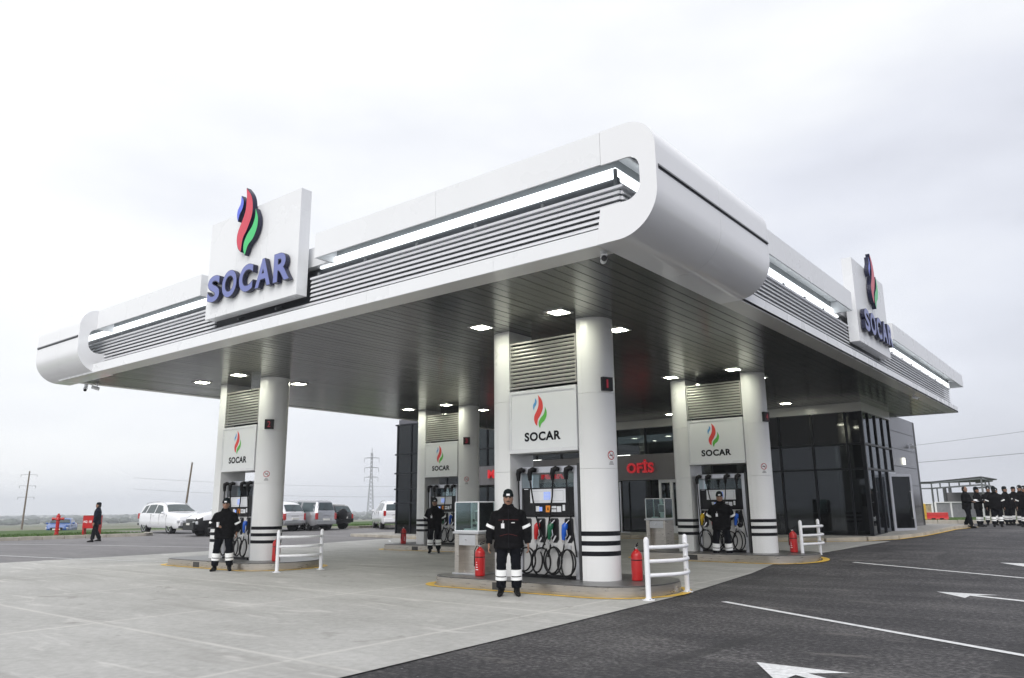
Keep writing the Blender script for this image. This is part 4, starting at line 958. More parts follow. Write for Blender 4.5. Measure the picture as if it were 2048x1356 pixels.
def person(label, loc, face_to, pose='stand', arms='down', voxel=.014, bands=True, hat=True, build=1., seed=0, group=None, cloth='cloth', badge=False, cap='beanie', h=1.0, hold=None):
    d = (face_to[0]-loc[0], face_to[1]-loc[1]); rz = math.atan2(d[0], -d[1])
    t = thing('person', label, 'person', loc, rz, group); t.scale = (h, h, h)
    w = build; fine = voxel < .016
    # joints (local: x to the viewer's right when the person faces -y, front = -y)
    if pose == 'stand':
        legs = [[(sx*.10, 0, .92), (sx*.125, -.015, .50), (sx*.135, .015, .10)] for sx in (-1, 1)]; toe = [(sx*.17, -.21) for sx in (-1, 1)]
    elif pose == 'apart':
        legs = [[(sx*.10, 0, .92), (sx*.15, -.015, .50), (sx*.175, .015, .10)] for sx in (-1, 1)]; toe = [(sx*.23, -.19) for sx in (-1, 1)]
    else:
        legs = [[(-.09, 0, .92), (-.1, -.11, .51), (-.1, -.15, .10)], [(.09, 0, .92), (.1, .03, .5), (.1, .2, .14)]]; toe = [(-.1, -.36), (.1, .0)]
    
    A = {'down': [[(sx*.19*w, 0, 1.365), (sx*.29*w, .01, 1.12), (sx*.31*w, -.05, .86)] for sx in (-1, 1)],
         'behind': [[(sx*.19*w, .01, 1.365), (sx*.30*w, .09, 1.13), (sx*.15, .2, .98)] for sx in (-1, 1)],
         'front': [[(sx*.19*w, 0, 1.365), (sx*.29*w, -.04, 1.13), (sx*.06, -.27, 1.10)] for sx in (-1, 1)],
         'cup': [[(-.19*w, 0, 1.365), (-.30*w, .0, 1.13), (-.12, -.27, 1.1)], [(.19*w, 0, 1.365), (.3*w, .05, 1.14), (.3*w, -.03, .93)]],
         'swing': [[(-.19*w, 0, 1.365), (-.25*w, .1, 1.14), (-.25*w, .06, .88)], [(.19*w, 0, 1.365), (.25*w, -.08, 1.13), (.24*w, -.22, .92)]]}[arms]
    # body: head, neck, trunk, limbs and hands as one fused surface
    b = MB()
    hz = 1.60
    rings = [ering((0, .012, 1.40), .07, .07), ering((0, .008, 1.47), .058, .062), ering((0, -.004, 1.505), .055, .07), ering((0, -.022, 1.515), .045, .068), ering((0, -.02, 1.53), .058, .078), ering((0, -.012, 1.56), .068, .09), ering((0, -.006, 1.60), .074, .097), ering((0, 0, 1.645), .076, .1), ering((0, .004, 1.69), .07, .092), ering((0, .006, 1.722), .05, .068), ering((0, .008, 1.738), .022, .03)]
    b.loft(rings)
    b.loft([ering((0, -.098, 1.632), .009, .008, 8), ering((0, -.106, 1.61), .012, .012, 8), ering((0, -.112, 1.59), .017, .014, 8), ering((0, -.1, 1.578), .012, .01, 8)])
    for sx in (-1, 1): b.ell((sx*.077, .005, 1.605), .011, .02, .034, 10, 6)
    b.ell((0, -.088, 1.632), .052, .012, .009, 10, 6)
    b.ell((0, -.085, 1.548), .026, .014, .012, 10, 6)
    b.ell((0, -.075, 1.523), .03, .02, .016, 10, 6)
    b.loft([ering((0, 0, .86), .15, .11), ering((0, 0, 1.05), .14, .1), ering((0, 0, 1.3), .17, .11), ering((0, 0, 1.40), .14, .09), ering((0, 0, 1.44), .07, .06)])
    for k, (S, Eb, Wr) in enumerate(A):
        b.tube([S, Eb, Wr], [.05, .042, .028], 10)
        f = (Vector(Wr)-Vector(Eb)).normalized(); W0 = Vector(Wr)
        sx = -1 if k == 0 else 1
        palmn = Vector((-sx, 0, 0)) if abs(f.z) > .6 else Vector((0, 0, -1)); side = f.cross(palmn).normalized()
        if side.y > 0 and abs(f.z) > .6: side = -side
        pc = W0+f*.055
        b.obox(pc, f*.045, side*.036, palmn*.014)
        for j in range(4):
            base = W0+f*.095+side*(.027-.018*j); ln = (.066, .074, .068, .052)[j]
            b.tube([base, base+f*ln*.5+palmn*.006, base+f*ln*.85+palmn*.025, base+f*ln*.95+palmn*.045], [.0095, .009, .0085, .007], 8)
        th = W0+f*.03+side*.034
        b.tube([th, th+f*.03+side*.022+palmn*.008, th+f*.06+side*.025+palmn*.022], [.012, .011, .009], 8)
    for lg in legs: b.tube(lg, [.085, .058, .04], 10)
    for (hp, kn, an), (tx, ty) in zip(legs, toe): b.tube([(an[0], an[1]+.02, an[2]-.03), ((an[0]+tx)/2, (an[1]+ty)/2, an[2]-.05), (tx, ty+.05, an[2]-.06)], [.024, .022, .016], 8)
    mesh_obj('body', remesh(b, min(voxel, .009) if fine else voxel*.8, 1), 'skin', t)
    # eyes, brows, hair
    e = MB()
    for sx in (-1, 1): e.ell((sx*.028, -.086, 1.612), .012, .009, .0065, 8, 6, 0); e.ell((sx*.028, -.094, 1.612), .005, .003, .005, 8, 6, 1)
    e.build('eyes', ['eye', 'ink'], t)
    e = MB()
    for sx in (-1, 1): e.tube([(sx*.012, -.102, 1.634), (sx*.03, -.1, 1.64), (sx*.05, -.085, 1.634)], [.008, .009, .006], 6)
    e.tube([(-.03, -.096, 1.566), (0, -.106, 1.568), (.03, -.096, 1.566)], [.006, .008, .006], 6) if seed % 2 else None
    e.loft([ering((0, .03, 1.53), .072, .07, 16), ering((0, .028, 1.58), .081, .085, 16), ering((0, .02, 1.65), .084, .095, 16), ering((0, .018, 1.70), .072, .085, 16), ering((0, .015, 1.735), .04, .05, 16)])
    e.build('hair', 'hair', t)
    e = MB(); e.tube([(-.026, -.098, 1.553), (0, -.103, 1.552), (.026, -.098, 1.553)], [.003, .005, .003], 6); e.build('lips', 'lip', t)
    # jacket
    j = MB()
    bw = w
    tor = [(.77, .222, .15), (.80, .235, .162), (.95, .232, .158), (1.08, .226, .152), (1.22, .236, .155), (1.33, .238, .145), (1.385, .225, .132), (1.42, .19, .115), (1.45, .135, .1), (1.47, .1, .094), (1.50, .09, .09), (1.525, .086, .088)]
    j.loft([ering((0, .0 if z < 1.4 else .006, z), rx*bw, ry) for z, rx, ry in tor])
    for S, Eb, Wr in A:
        S, Eb, Wr = Vector(S), Vector(Eb), Vector(Wr); m1 = S.lerp(Eb, .5); m2 = Eb.lerp(Wr, .5)
        j.ell(tuple(S+Vector((0, 0, -.02))), .085, .082, .085, 12, 8)
        j.tube([S+Vector((0, 0, .01)), m1, Eb, m2, Wr], [.083, .076, .073, .067, .056], 14)
    jk = mesh_obj('jacket', remesh(j, voxel, 3, .012, seed, 8.), cloth, t)
    if fine:
        p_ = MB(); p_.tube([(x, -.158-.0*abs(x), z) for x, z in ((-.17, 1.255), (-.1, 1.26), (0, 1.262), (.1, 1.26), (.17, 1.255))], .0035, 6); p_.tube([(x, -.163, z) for x, z in ((-.15, .99), (-.08, 1.01), (0, 1.025), (.08, 1.01), (.15, .99))], .0035, 6); p_.build('piping', 'piping', jk)
        p_ = MB(); p_.box(.05, .11, -.17, -.155, 1.205, 1.217); p_.build('chest_print', 'badge', jk)
        p_ = MB(); p_.box(-.006, .006, -.168, -.15, .8, 1.44); p_.build('zip', 'ink', jk)
    if badge:
        p_ = MB(); p_.box(-.125, -.07, -.176, -.17, 1.12, 1.2); p_.tube([(-.09, -.168, 1.25), (-.095, -.174, 1.2)], .004, 6); p_.build('name_badge', 'badge', jk)
    # trousers
    q = MB(); q.loft([ering((0, .0, .80), .17, .125), ering((0, 0, .90), .185, .135), ering((0, 0, 1.0), .175, .13)])
    for hp, kn, an in legs:
        hp, kn, an = Vector(hp), Vector(kn), Vector(an)
        q.tube([hp+Vector((0, 0, .0)), hp.lerp(kn, .5), kn, kn.lerp(an, .5), an.lerp(kn, .08)], [.112, .1, .085, .086, .088], 14)
    tr = mesh_obj('trousers', remesh(q, voxel, 2, .009, seed+3, 9.), 'trous', t)
    # boots
    for k, ((hp, kn, an), (tx, ty)) in enumerate(zip(legs, toe)):
        bo = MB(); z0 = an[2]-.10; ux, uy = tx-an[0], ty-an[1]; L_ = math.hypot(ux, uy); u = Vector((ux/L_, uy/L_, 0)); s_ = Vector((-u.y, u.x, 0)); an_ = Vector((an[0], an[1], 0))
        def ring(dist, hw, hgt, zb=0):
            c = an_+u*dist; return [tuple(c+s_*hw*math.cos(a)+Vector((0, 0, z0+zb+hgt*(.5+.5*math.sin(a)))))for a in [2*math.pi*i/14 for i in range(14)]]
        bo.loft([ring(-.075, .02, .06), ring(-.06, .036, .1), ring(0, .043, .13), ring(.06, .042, .11), ring(.12, .047, .08), ring(.18, .043, .062), ring(.215, .022, .04)])
        bo.tube([(an[0], an[1], z0+.05), (an[0], an[1], z0+.12), tuple(Vector(an).lerp(Vector(kn), .25))], [.052, .055, .07], 14)
        bm_ = mesh_obj('boot', remesh(bo, max(.010, voxel*.8), 2), 'boot', t)
    if bands:
        for hp, kn, an in legs:
            kn, an = Vector(kn), Vector(an)
            for a0, a1 in ((.66, .88), (.40, .56)) if False else ((.17, .42), (.47, .60)):
                pb = an.lerp(kn, 1-a0); pe = an.lerp(kn, 1-a1); mb = MB(); mb.tube([pb, pe], .1, 18); mb.build('reflective_band', 'refl', tr)
        for S, Eb, Wr in A:
            S, Eb = Vector(S), Vector(Eb); mb = MB(); mb.tube([S.lerp(Eb, .80), S.lerp(Eb, .98)], .088, 16); mb.build('reflective_band', 'refl', jk)
    if hat:
        mb = MB()
        if cap == 'beanie':
            mb.loft([ering((0, .006, 1.648), .088, .112, 20), ering((0, .006, 1.655), .094, .118, 20), ering((0, .008, 1.685), .092, .115, 20), ering((0, .01, 1.70), .086, .108, 20), ering((0, .012, 1.735), .08, .1, 20), ering((0, .014, 1.765), .06, .076, 20), ering((0, .015, 1.782), .03, .04, 20), ering((0, .015, 1.787), .006, .008, 20)])
            hb = mb.build('beanie', 'beanie', t)
            l_ = MB(); pts = [(.098*math.sin(a), .006-.122*math.cos(a)) for a in [R(-18+9*i) for i in range(5)]]
            l_.add([(x, y, 1.665) for x, y in pts]+[(x*.97, y*.96, 1.7) for x, y in pts], [(i, i+1, 6+i, 5+i) for i in range(4)]); l_.build('cap_patch', 'badge', hb)
        else:
            mb.loft([ering((0, .008, 1.66), .088, .108, 20), ering((0, .01, 1.70), .087, .106, 20), ering((0, .012, 1.74), .07, .086, 20), ering((0, .014, 1.76), .03, .04, 20)])
            mb.loft([[(.07*math.cos(a), -.09-.085*math.sin(a), 1.668+dz) for a in [math.pi*i/10 for i in range(11)]] for dz in (0, .008)])
            mb.build('cap', 'trous', t)
    if hold == 'cup':
        c = MB(); c.lathe((-.10, -.37, 1.07), [(.028, 0), (.034, .1), (.036, .1), (.036, .115), (.03, .118)], 14); o = c.build('paper_cup', 'badge', None); o.location = t.location
        o.rotation_euler = t.rotation_euler; tag(o, 'white paper cup in the hand of the leftmost attendant', 'cup')
    if hold == 'paper':
        c = MB(); c.obox((0, -.42, 1.12), (.1, 0, 0), (0, .07, .02), (0, 0, .003)); o = c.build('paper_sheet', 'badge', None); o.location = t.location
        o.rotation_euler = t.rotation_euler; tag(o, 'white paper held by the bareheaded man walking at far right', 'paper')
    return t
CXY = (CAM.x, CAM.y)
person('attendant in black jacket, badge and beanie standing tall before the nearest pump', (-3.86, 2.15, .012), CXY, 'stand', 'down', .012, True, True, 1.08, 1, badge=True, h=1.01)
person('attendant holding a cup before the leftmost pump, in black with white leg bands', (-13.2, 2.4, .012), (0, -9), 'apart', 'cup', .016, True, True, 1.02, 2, hold='cup')
person('attendant with crossed hands behind back, before the back left pump', (-13.37, 10.13, .05), (2, -7), 'stand', 'behind', .018, True, True, 1., 3, badge=True)
person('attendant with hands behind his back before the back right pump', (-3.84, 11.15, .085), CXY, 'apart', 'behind', .016, True, True, 1.02, 4, badge=True)
person('man in dark coat and peaked cap walking left past the red box', (-31.9, 7.5, G(-31.9, 7.5)+.006), (-36, 2), 'walk', 'down', .02, False, True, 1., 5, cloth='cloth2', cap='cap')
grp = [('bareheaded man in dark jacket walking and reading, left of the group of staff', -.72, 29.4, (6, 27), 'walk', 'front', False, False, 'paper'),
       ('man in banded trousers half hidden behind the walking man', -.60, 31.7, (6, 30), 'stand', 'front', True, True, None),
       ('staff member with white capped head facing forward, left end of the standing group', -.42, 34.0, (3, 0), 'apart', 'behind', True, True, None),
       ('staff member standing behind, only his head seen over the others', -.42, 36.6, (3, 0), 'stand', 'down', True, True, None),
       ('staff member seen from behind, closest of the standing group', .12, 31.2, (-3, 60), 'stand', 'down', True, True, None),
       ('staff member just right of the one seen from behind, turned to the right', .22, 34.2, (9, 30), 'stand', 'behind', True, True, None),
       ('staff member in peaked cap looking left, third from the right edge', .44, 35.4, (-6, 22), 'apart', 'down', True, True, None),
       ('staff member with a white arm band looking left, second from the right edge', .86, 33.6, (-6, 20), 'apart', 'front', True, True, None),
       ('staff member at the right edge of the photo in a blue beanie', 1.2, 31.6, (-3, 10), 'apart', 'down', True, True, None)]
for i, (lb, x, y, to, ps, ar, bd, ht, hd) in enumerate(grp):
    person(lb, (x, y, G(x, y)+.002), to, ps, ar, .024, bd, ht, 1.06, 10+i, 'staff gathered at the right', hold=hd, cap='cap' if i in (6,) else 'beanie', h=random.uniform(.97, 1.02))

# ------------------------------------------------------------------ cars
def lerp_poly(P, x):
    for (x0, z0), (x1, z1) in zip(P, P[1:]):
        if x0 <= x <= x1: return z0+(z1-z0)*(x-x0)/max(1e-6, x1-x0)
    return P[0][1] if x < P[0][0] else P[-1][1]
def car(kind, label, loc, rz, L_, W_, top, belt, bottom, wheels, wr, paint, group='cars parked by the far kerb', plate=(True, True), lowtrim=None, side_win=(), wind=None, rear=None, spare=False, rails=False, grille=True, tail='wide', twotone=None):
    """x forward; top, belt, bottom = profiles (x, z) from rear (0) to front (L)"""
    t = thing(kind, label, 'car', loc, rz, group); hw = W_/2
    xs = sorted(set([0, .03, .08]+[L_*k/36 for k in range(37)]+[L_-.08, L_-.03]+[p[0] for p in top]))
    def half(x): e_ = min(x, L_-x); return hw*(1-.2*max(0, 1-e_/.6)**2.2)
    def roofw(x, z): zb = lerp_poly(belt, x); return half(x)*(1-.25*clip((z-zb)/.5, 0, 1.2))
    rings = []
    for x in xs:
        zt, zb, z0 = lerp_poly(top, x), lerp_poly(belt, x), lerp_poly(bottom, x); zt = max(zt, zb+.02); h_ = half(x); rw = roofw(x, zt)
        R_ = [(h_*.9, z0), (h_*.985, z0+.12), (h_, z0+.3), (h_*.998, (z0+zb)/2), (h_*.992, (z0+zb)/2+.1), (h_*.99, (z0+zb)/2+.17), (h_*.975, zb), (rw+(h_*.975-rw)*.04, max(zb+.005, zt-.06)), (rw*.9, zt-.012), (rw*.5, zt+.012)]
        rings.append([(x-L_/2, y, z) for y, z in R_]+[(x-L_/2, -y, z) for y, z in R_[::-1]])
    mb = MB(); mb.loft(rings)
    bd = mb.build('body', [paint], t)
    # cut the wheel arches
    cut = MB()
    for wx in wheels: cut.cyl((wx-L_/2, -hw-.1, wr), (wx-L_/2, -hw+.28, wr), wr+.07, 28); cut.cyl((wx-L_/2, hw+.1, wr), (wx-L_/2, hw-.28, wr), wr+.07, 28)
    co = cut.build('cut', 'black'); md = bd.modifiers.new('b', 'BOOLEAN'); md.operation = 'DIFFERENCE'; md.solver = 'EXACT'; md.object = co
    dg = bpy.context.evaluated_depsgraph_get(); dg.update(); me = bpy.data.meshes.new_from_object(bd.evaluated_get(dg)); bd.modifiers.clear(); bd.data = me; bpy.data.objects.remove(co)
    me.set_sharp_from_angle(angle=R(32))
    if twotone:
        me.materials.append(M[twotone])
        for p in me.polygons:
            if p.center.z < .86 or (p.center.x > L_/2-.5 and p.center.z < .9): p.material_index = len(me.materials)-1
    for wx in wheels:
        for s_ in (-1, 1): ar = MB(); ar.cyl((wx-L_/2, s_*(hw-.27), wr), (wx-L_/2, s_*(hw-.26), wr), wr+.065, 24); ar.build('arch_liner', 'black', t)
    for wx in wheels:
        for s_ in (-1, 1):
            w = MB(); y0, y1 = s_*(hw-.24), s_*(hw-.01); c = lambda r, y: [(wx-L_/2+r*math.cos(a), y, wr+r*math.sin(a)) for a in [2*math.pi*k/28 for k in range(28)]]
            w.loft([c(wr*.68, y0), c(wr*.95, y0), c(wr, y0+.03*s_), c(wr, y1-.03*s_), c(wr*.95, y1), c(wr*.68, y1-.005*s_)])
            wo_ = w.build('tyre', 'rubber', t)
            r_ = MB(); r_.loft([c(wr*.67, y1-.05*s_), c(wr*.67, y1+.0*s_), c(wr*.62, y1-.004*s_), c(wr*.6, y1-.04*s_)]);
            for k in range(5):
                a = R(72*k+20); u = Vector((math.cos(a), 0, math.sin(a))); p = Vector((wx-L_/2, y1-.015*s_, wr)); v_ = Vector((-u.z, 0, u.x))
                r_.obox(p+u*wr*.33, u*wr*.3, v_*.035, Vector((0, .012, 0)))
            r_.cyl((wx-L_/2, y1-.04*s_, wr), (wx-L_/2, y1+.005*s_, wr), .06, 12); r_.build('rim', 'chrome', wo_)
    def surf(x, z, s_, off=.006): 
        zb = lerp_poly(belt, x); zt = lerp_poly(top, x); h_ = half(x)*.975; rw = roofw(x, zt); f = clip((z-zb)/max(.05, zt-.06-zb), 0, 1)
        return (x-L_/2, s_*(h_+(rw-h_)*f*.96+off), z)
    for (xa, xb, xc, xd, z0o, z1o) in side_win:      # bottom xa-xb, top xc-xd
        for s_ in (-1, 1):
            w = MB(); n = 6; vs = []; fs = []
            for j in range(3):
                f = j/2
                for i in range(n+1):
                    x = (xa+(xb-xa)*i/n)*(1-f)+(xc+(xd-xc)*i/n)*f; zb = lerp_poly(belt, x)+z0o; zt = lerp_poly(top, x)-z1o; vs.append(surf(x, zb+(zt-zb)*f, s_))
            for j in range(2):
                for i in range(n): k = j*(n+1)+i; fs.append((k, k+1, k+n+2, k+n+1))
            w.add(vs, fs, 0, True); w.build('side_window', 'carglass', t)
    def cross_win(p, q, name):
        (x0, z0), (x1, z1) = p, q; dx, dz = x1-x0, z1-z0; l = math.hypot(dx, dz); nx, nz_ = (dz/l, -dx/l)
        if (x0+x1)/2 > L_/2: nx, nz_ = abs(dz/l), abs(dx/l)
        else: nx, nz_ = -abs(dz/l), abs(dx/l)
        w = MB(); vs = []; n = 8
        for f in (0.06, .5, .93):
            x = x0+dx*f; z = z0+dz*f; h_ = roofw(x, z)*.9 if f > .3 else half(x)*.88
            for i in range(n+1):
                y = -h_+2*h_*i/n; bow = .03*(1-(2*i/n-1)**2)
                vs.append((x-L_/2+nx*(.012+bow), y, z+nz_*(.012+bow)))
        w.add(vs, [(j*(n+1)+i, j*(n+1)+i+1, (j+1)*(n+1)+i+1, (j+1)*(n+1)+i) for j in range(2) for i in range(n)], 0, True); return w.build(name, 'carglass', t)
    if wind: cross_win(*wind, 'windscreen')
    if rear: cross_win(*rear, 'rear_window')
    zbf = lerp_poly(bottom, L_); zbr = lerp_poly(bottom, 0); zf = lerp_poly(belt, L_-.1); zr = lerp_poly(belt, .1)
    if lowtrim:
        mb = MB(); mb.box(L_/2-.12, L_/2+.05, -hw*.86, hw*.86, zbf-.04, zbf+lowtrim[1]); mb.build('front_bumper', lowtrim[0], t, bevel=.03)
        mb = MB(); mb.box(-L_/2-.06, -L_/2+.12, -hw*.88, hw*.88, zbr-.04, zbr+lowtrim[1]); mb.build('rear_bumper', lowtrim[0], t, bevel=.03)
    if grille:
        mb = MB(); mb.box(L_/2-.03, L_/2+.015, -.42, .42, zf-.3, zf-.1); mb.build('grille', 'black', t)
        mb = MB(); mb.box(L_/2-.03, L_/2+.01, -.6, .6, zbf+.05, zbf+.2); mb.build('air_intake', 'black', t)
    for s_ in (-1, 1):
        mb = MB(); mb.obox((L_/2-.09, s_*(hw*.72), zf-.17), (.06, -s_*.02, 0), (-.03, s_*.19, 0), (0, 0, .075)); mb.build('headlight', 'headlight', t, bevel=.02)
        mb = MB(); 
        if tail == 'tall': mb.box(-L_/2-.008, -L_/2+.12, *sorted((s_*(hw*.86-.11), s_*(hw*.905))), zr-.42, zr-.03)
        else: mb.box(-L_/2-.008, -L_/2+.14, *sorted((s_*(hw*.84-.1), s_*(hw*.91))), zr-.24, zr+.08)
        mb.build('tail_light', 'taillight', t, bevel=.01)
        mx_ = (wind[0][0] if wind else L_*.7)-.25; zb = lerp_poly(belt, mx_)
        mb = MB(); mb.ell((mx_-L_/2, s_*(hw+.1), zb+.08), .06, .1, .075, 12, 8); mb.tube([(mx_-L_/2, s_*hw*.95, zb+.03), (mx_-L_/2, s_*(hw+.06), zb+.06)], .02, 6); mb.build('door_mirror', paint, t)
        for hx in (L_*.42, L_*.63):
            mb = MB(); zb = lerp_poly(belt, hx)-.1; mb.box(hx-L_/2-.08, hx-L_/2+.08, *sorted((s_*(half(hx)*.98), s_*(half(hx)+.025))), zb-.012, zb+.015); mb.build('door_handle', paint, t)
        if rails:
            mb = MB(); pts = [(x-L_/2, s_*(roofw(x, lerp_poly(top, x))-.06), lerp_poly(top, x)+.05) for x in [L_*.12+(L_*.5)*k/8 for k in range(9)]]; pts = [(pts[0][0]-.1, pts[0][1], pts[0][2]-.06)]+pts+[(pts[-1][0]+.1, pts[-1][1], pts[-1][2]-.06)]; mb.tube(pts, .018, 8); mb.build('roof_rail', 'chrome', t)
    for x in (L_*.36, L_*.56, L_*.73):
        for s_ in (-1, 1):
            mb = MB(); z0, z1 = lerp_poly(bottom, x)+.1, lerp_poly(belt, x)-.01; mb.box(x-L_/2-.004, x-L_/2+.004, *sorted((s_*half(x)*.97, s_*(half(x)+.002))), z0+.1, z1); mb.build('door_seam', 'black', t)
    if plate[0]: mb = MB(); mb.box(L_/2+.02, L_/2+.06, -.26, .26, zbf+.22, zbf+.33); mb.build('front_plate', 'plate', t)
    if plate[1]: mb = MB(); mb.box(-L_/2-.075, -L_/2-.0, -.26, .26, zbr+.2, zbr+.32); mb.build('rear_plate', 'plate', t)
    if rear: 
        mb = MB(); zz = rear[0][1]; mb.tube([(rear[0][0]-L_/2-.05, .0, zz+.03), (rear[0][0]-L_/2-.035, .3, zz+.14)], .012, 6); mb.build('rear_wiper', 'black', t)
        mb = MB(); mb.box(-L_/2-.004, -L_/2+.02, -hw*.72, hw*.72, zbr+.43, zbr+.44); mb.box(-L_/2-.012, -L_/2+.02, -.3, .3, zr-.2, zr-.17); mb.build('tailgate_seam', 'fasc', t)
    if spare:
        w = MB(); c = lambda r, x: [(x, .25+r*math.cos(a), .98+r*math.sin(a)) for a in [2*math.pi*k/24 for k in range(24)]]
        w.loft([c(.3, -L_/2), c(.36, -L_/2-.03), c(.36, -L_/2-.19), c(.32, -L_/2-.22), c(.05, -L_/2-.225)]); w.build('spare_wheel', 'black', t)
    return t
def suv(label, loc, rz, paint, **k):
    L_ = k.pop('L_', 4.9); H = k.pop('H', 1.8); s = L_/4.9
    top = [(0, 1.02*H/1.8), (.03, 1.14*H/1.8), (.38*s, 1.62*H/1.8), (.62*s, 1.72*H/1.8), (1.2*s, 1.78*H/1.8), (1.9*s, H), (2.5*s, 1.76*H/1.8), (2.85*s, 1.69*H/1.8), (3.62*s, 1.22*H/1.8), (4.1*s, 1.16*H/1.8), (4.55*s, 1.07*H/1.8), (4.78*s, .95*H/1.8), (4.86*s, .78), (L_, .6)]
    belt = [(0, 1.08*H/1.8), (.8*s, 1.16*H/1.8), (2.2*s, 1.14*H/1.8), (3.5*s, 1.1*H/1.8), (4.5*s, .96*H/1.8), (4.8*s, .86), (L_, .58)]
    bottom = [(0, .5), (.25, .36), (L_-.3, .3), (L_, .36)]
    return car('parked_car', label, loc, rz, L_, k.pop('W_', 1.92), top, belt, bottom, (1.0*s, 3.95*s), k.pop('wr', .38), paint,
               side_win=[(.5*s, 1.02*s, .66*s, 1.06*s, .04, .12), (1.12*s, 2.08*s, 1.18*s, 2.02*s, .03, .12), (2.16*s, 3.28*s, 2.12*s, 2.72*s, .03, .13)],
               wind=((3.6*s, 1.235*H/1.8), (2.87*s, 1.68*H/1.8)), rear=((.04, 1.155*H/1.8), (.37*s, 1.6*H/1.8)), **k)
def zg(x, y): return G(x, y)+.006
suv('large white SUV with chrome wheels, standing by the end of the left kerb', (-40.6, 15.65, zg(-40.6, 15.3)), R(-1), 'carwhite', L_=5.05, H=1.8, rails=True, lowtrim=('plastic', .1), tail='wide')
suv('white off-roader with black bumper and flares, cut off by the leftmost portal', (-33.85, 15.6, zg(-34, 15.6)), R(-101), 'carwhite', L_=4.8, H=1.85, lowtrim=('black', .36), twotone='black', tail='wide')
suv('white car with dark rear window and yellow plate, right of the leftmost portal', (-38.1, 20.6, zg(-38.1, 20.6)), R(187), 'carwhite', L_=4.9, H=1.82, rails=True, lowtrim=('carsilver', .16), tail='tall')
vt = [(0, 1.15), (.02, 1.2), (.14, 1.76), (.3, 1.86), (1.8, 1.9), (3.1, 1.86), (3.4, 1.78), (4.05, 1.2), (4.5, 1.0), (4.62, .8), (4.66, .6)]
car('parked_car', 'silver van seen from the rear quarter between two other cars', (-37.6, 22.7, zg(-37.6, 23)), R(187), 4.66, 1.9, vt, [(0, 1.12), (3.9, 1.1), (4.5, .92), (4.66, .56)], [(0, .42), (.3, .3), (4.66, .32)], (.85, 3.75), .33, 'carsilver', side_win=[(.22, 1.35, .3, 1.35, .05, .14), (1.5, 2.6, 1.5, 2.6, .05, .14), (2.7, 3.7, 2.7, 3.35, .05, .14)], wind=((4.02, 1.22), (3.42, 1.77)), rear=((.03, 1.22), (.14, 1.74)), tail='tall', lowtrim=('carsilver', .22))
suv('black off-roader with a spare wheel on its rear door, beside the silver van', (-38.2, 24.9, zg(-38, 25)), R(184), 'carblack', L_=4.3, H=1.68, W_=1.8, spare=True, lowtrim=('black', .2), tail='tall')
suv('white car seen from behind, half covered by the left edge of the building', (-34.9, 28.1, zg(-35, 26.7)), R(147), 'carwhite', L_=4.8, H=1.82, rails=True, lowtrim=('carwhite', .2), tail='wide')
bt = [(0, .9), (.1, .98), (.95, 1.0), (1.3, 1.3), (1.55, 1.38), (2.4, 1.38), (2.7, 1.3), (3.15, .98), (4.0, .92), (4.1, .75), (4.12, .5)]
car('parked_car', 'old blue saloon with a pale front wing, beyond the grass by the hydrant', (-61.3, 17.8, -.42), R(-32), 4.12, 1.62, bt, [(0, .86), (3.2, .93), (4.0, .86), (4.12, .48)], [(0, .35), (4.12, .3)], (.75, 3.2), .3, 'carblue', group='cars beyond the verge', side_win=[(1.2, 1.95, 1.5, 1.95, .02, .1), (2.05, 2.95, 2.05, 2.55, .02, .1)], wind=((3.12, 1.0), (2.72, 1.29)), rear=((.97, 1.02), (1.28, 1.28)), tail='wide')

# ------------------------------------------------------------------ left: hydrant, red box, poles
def hydrant():
    x, y = -38.85, 8.6
    t = thing('fire_hydrant', 'tall red fire hydrant with side outlets on the grass verge', 'hydrant', (x, y, G(x, y)+.1))
    mb = MB(); mb.lathe((0, 0, 0), [(.16, 0), (.16, .05), (.1, .07), (.09, .25), (.12, .27), (.12, .31), (.085, .33), (.085, .78), (.13, .8), (.13, .86), (.1, .92), (.1, 1.02), (.05, 1.07), (.05, 1.12), (.01, 1.13)], 18); mb.build('barrel', 'red', t)
    for s_ in (-1, 1):
        u = Vector((.62, .78, 0))*s_; mb = MB(); c = Vector((0, 0, .86)); mb.cyl(c, c+u*.27, .05, 12); mb.cyl(c+u*.2, c+u*.28, .075, 10); mb.build('outlet', 'red', t)
    mb = MB(); mb.lathe((0, 0, -.05), [(.2, 0), (.2, .06)], 12); mb.build('foot', 'black', t)
hydrant()
def red_box():
    x, y = -35.9, 8.9
    x, y = -37.6, 9.9
    t = thing('fire_equipment_box', 'red fire point box on legs behind the walking man', 'fire box', (x, y, G(x, y)+.1), R(38))
    mb = MB(); mb.box(-.55, .30, -.16, .16, .36, 1.02); b = mb.build('box', 'red', t, bevel=.01)
    mb = MB(); mb.box(-.59, .34, -.2, .2, 1.024, 1.06); mb.build('lid', 'badge', t)
    for sx in (-.51, .26): mb = MB(); mb.box(sx-.04, sx+.04, -.12, .12, -.05, .356); mb.build('leg', 'red', t)
    q = MB(); add_text(q, 'N2 18  PG', .12, lambda u, v_, d: (-.5+u, -.165, .64+v_), 0, .03, .72, 0); q.build('lettering', 'badge', b)
red_box()
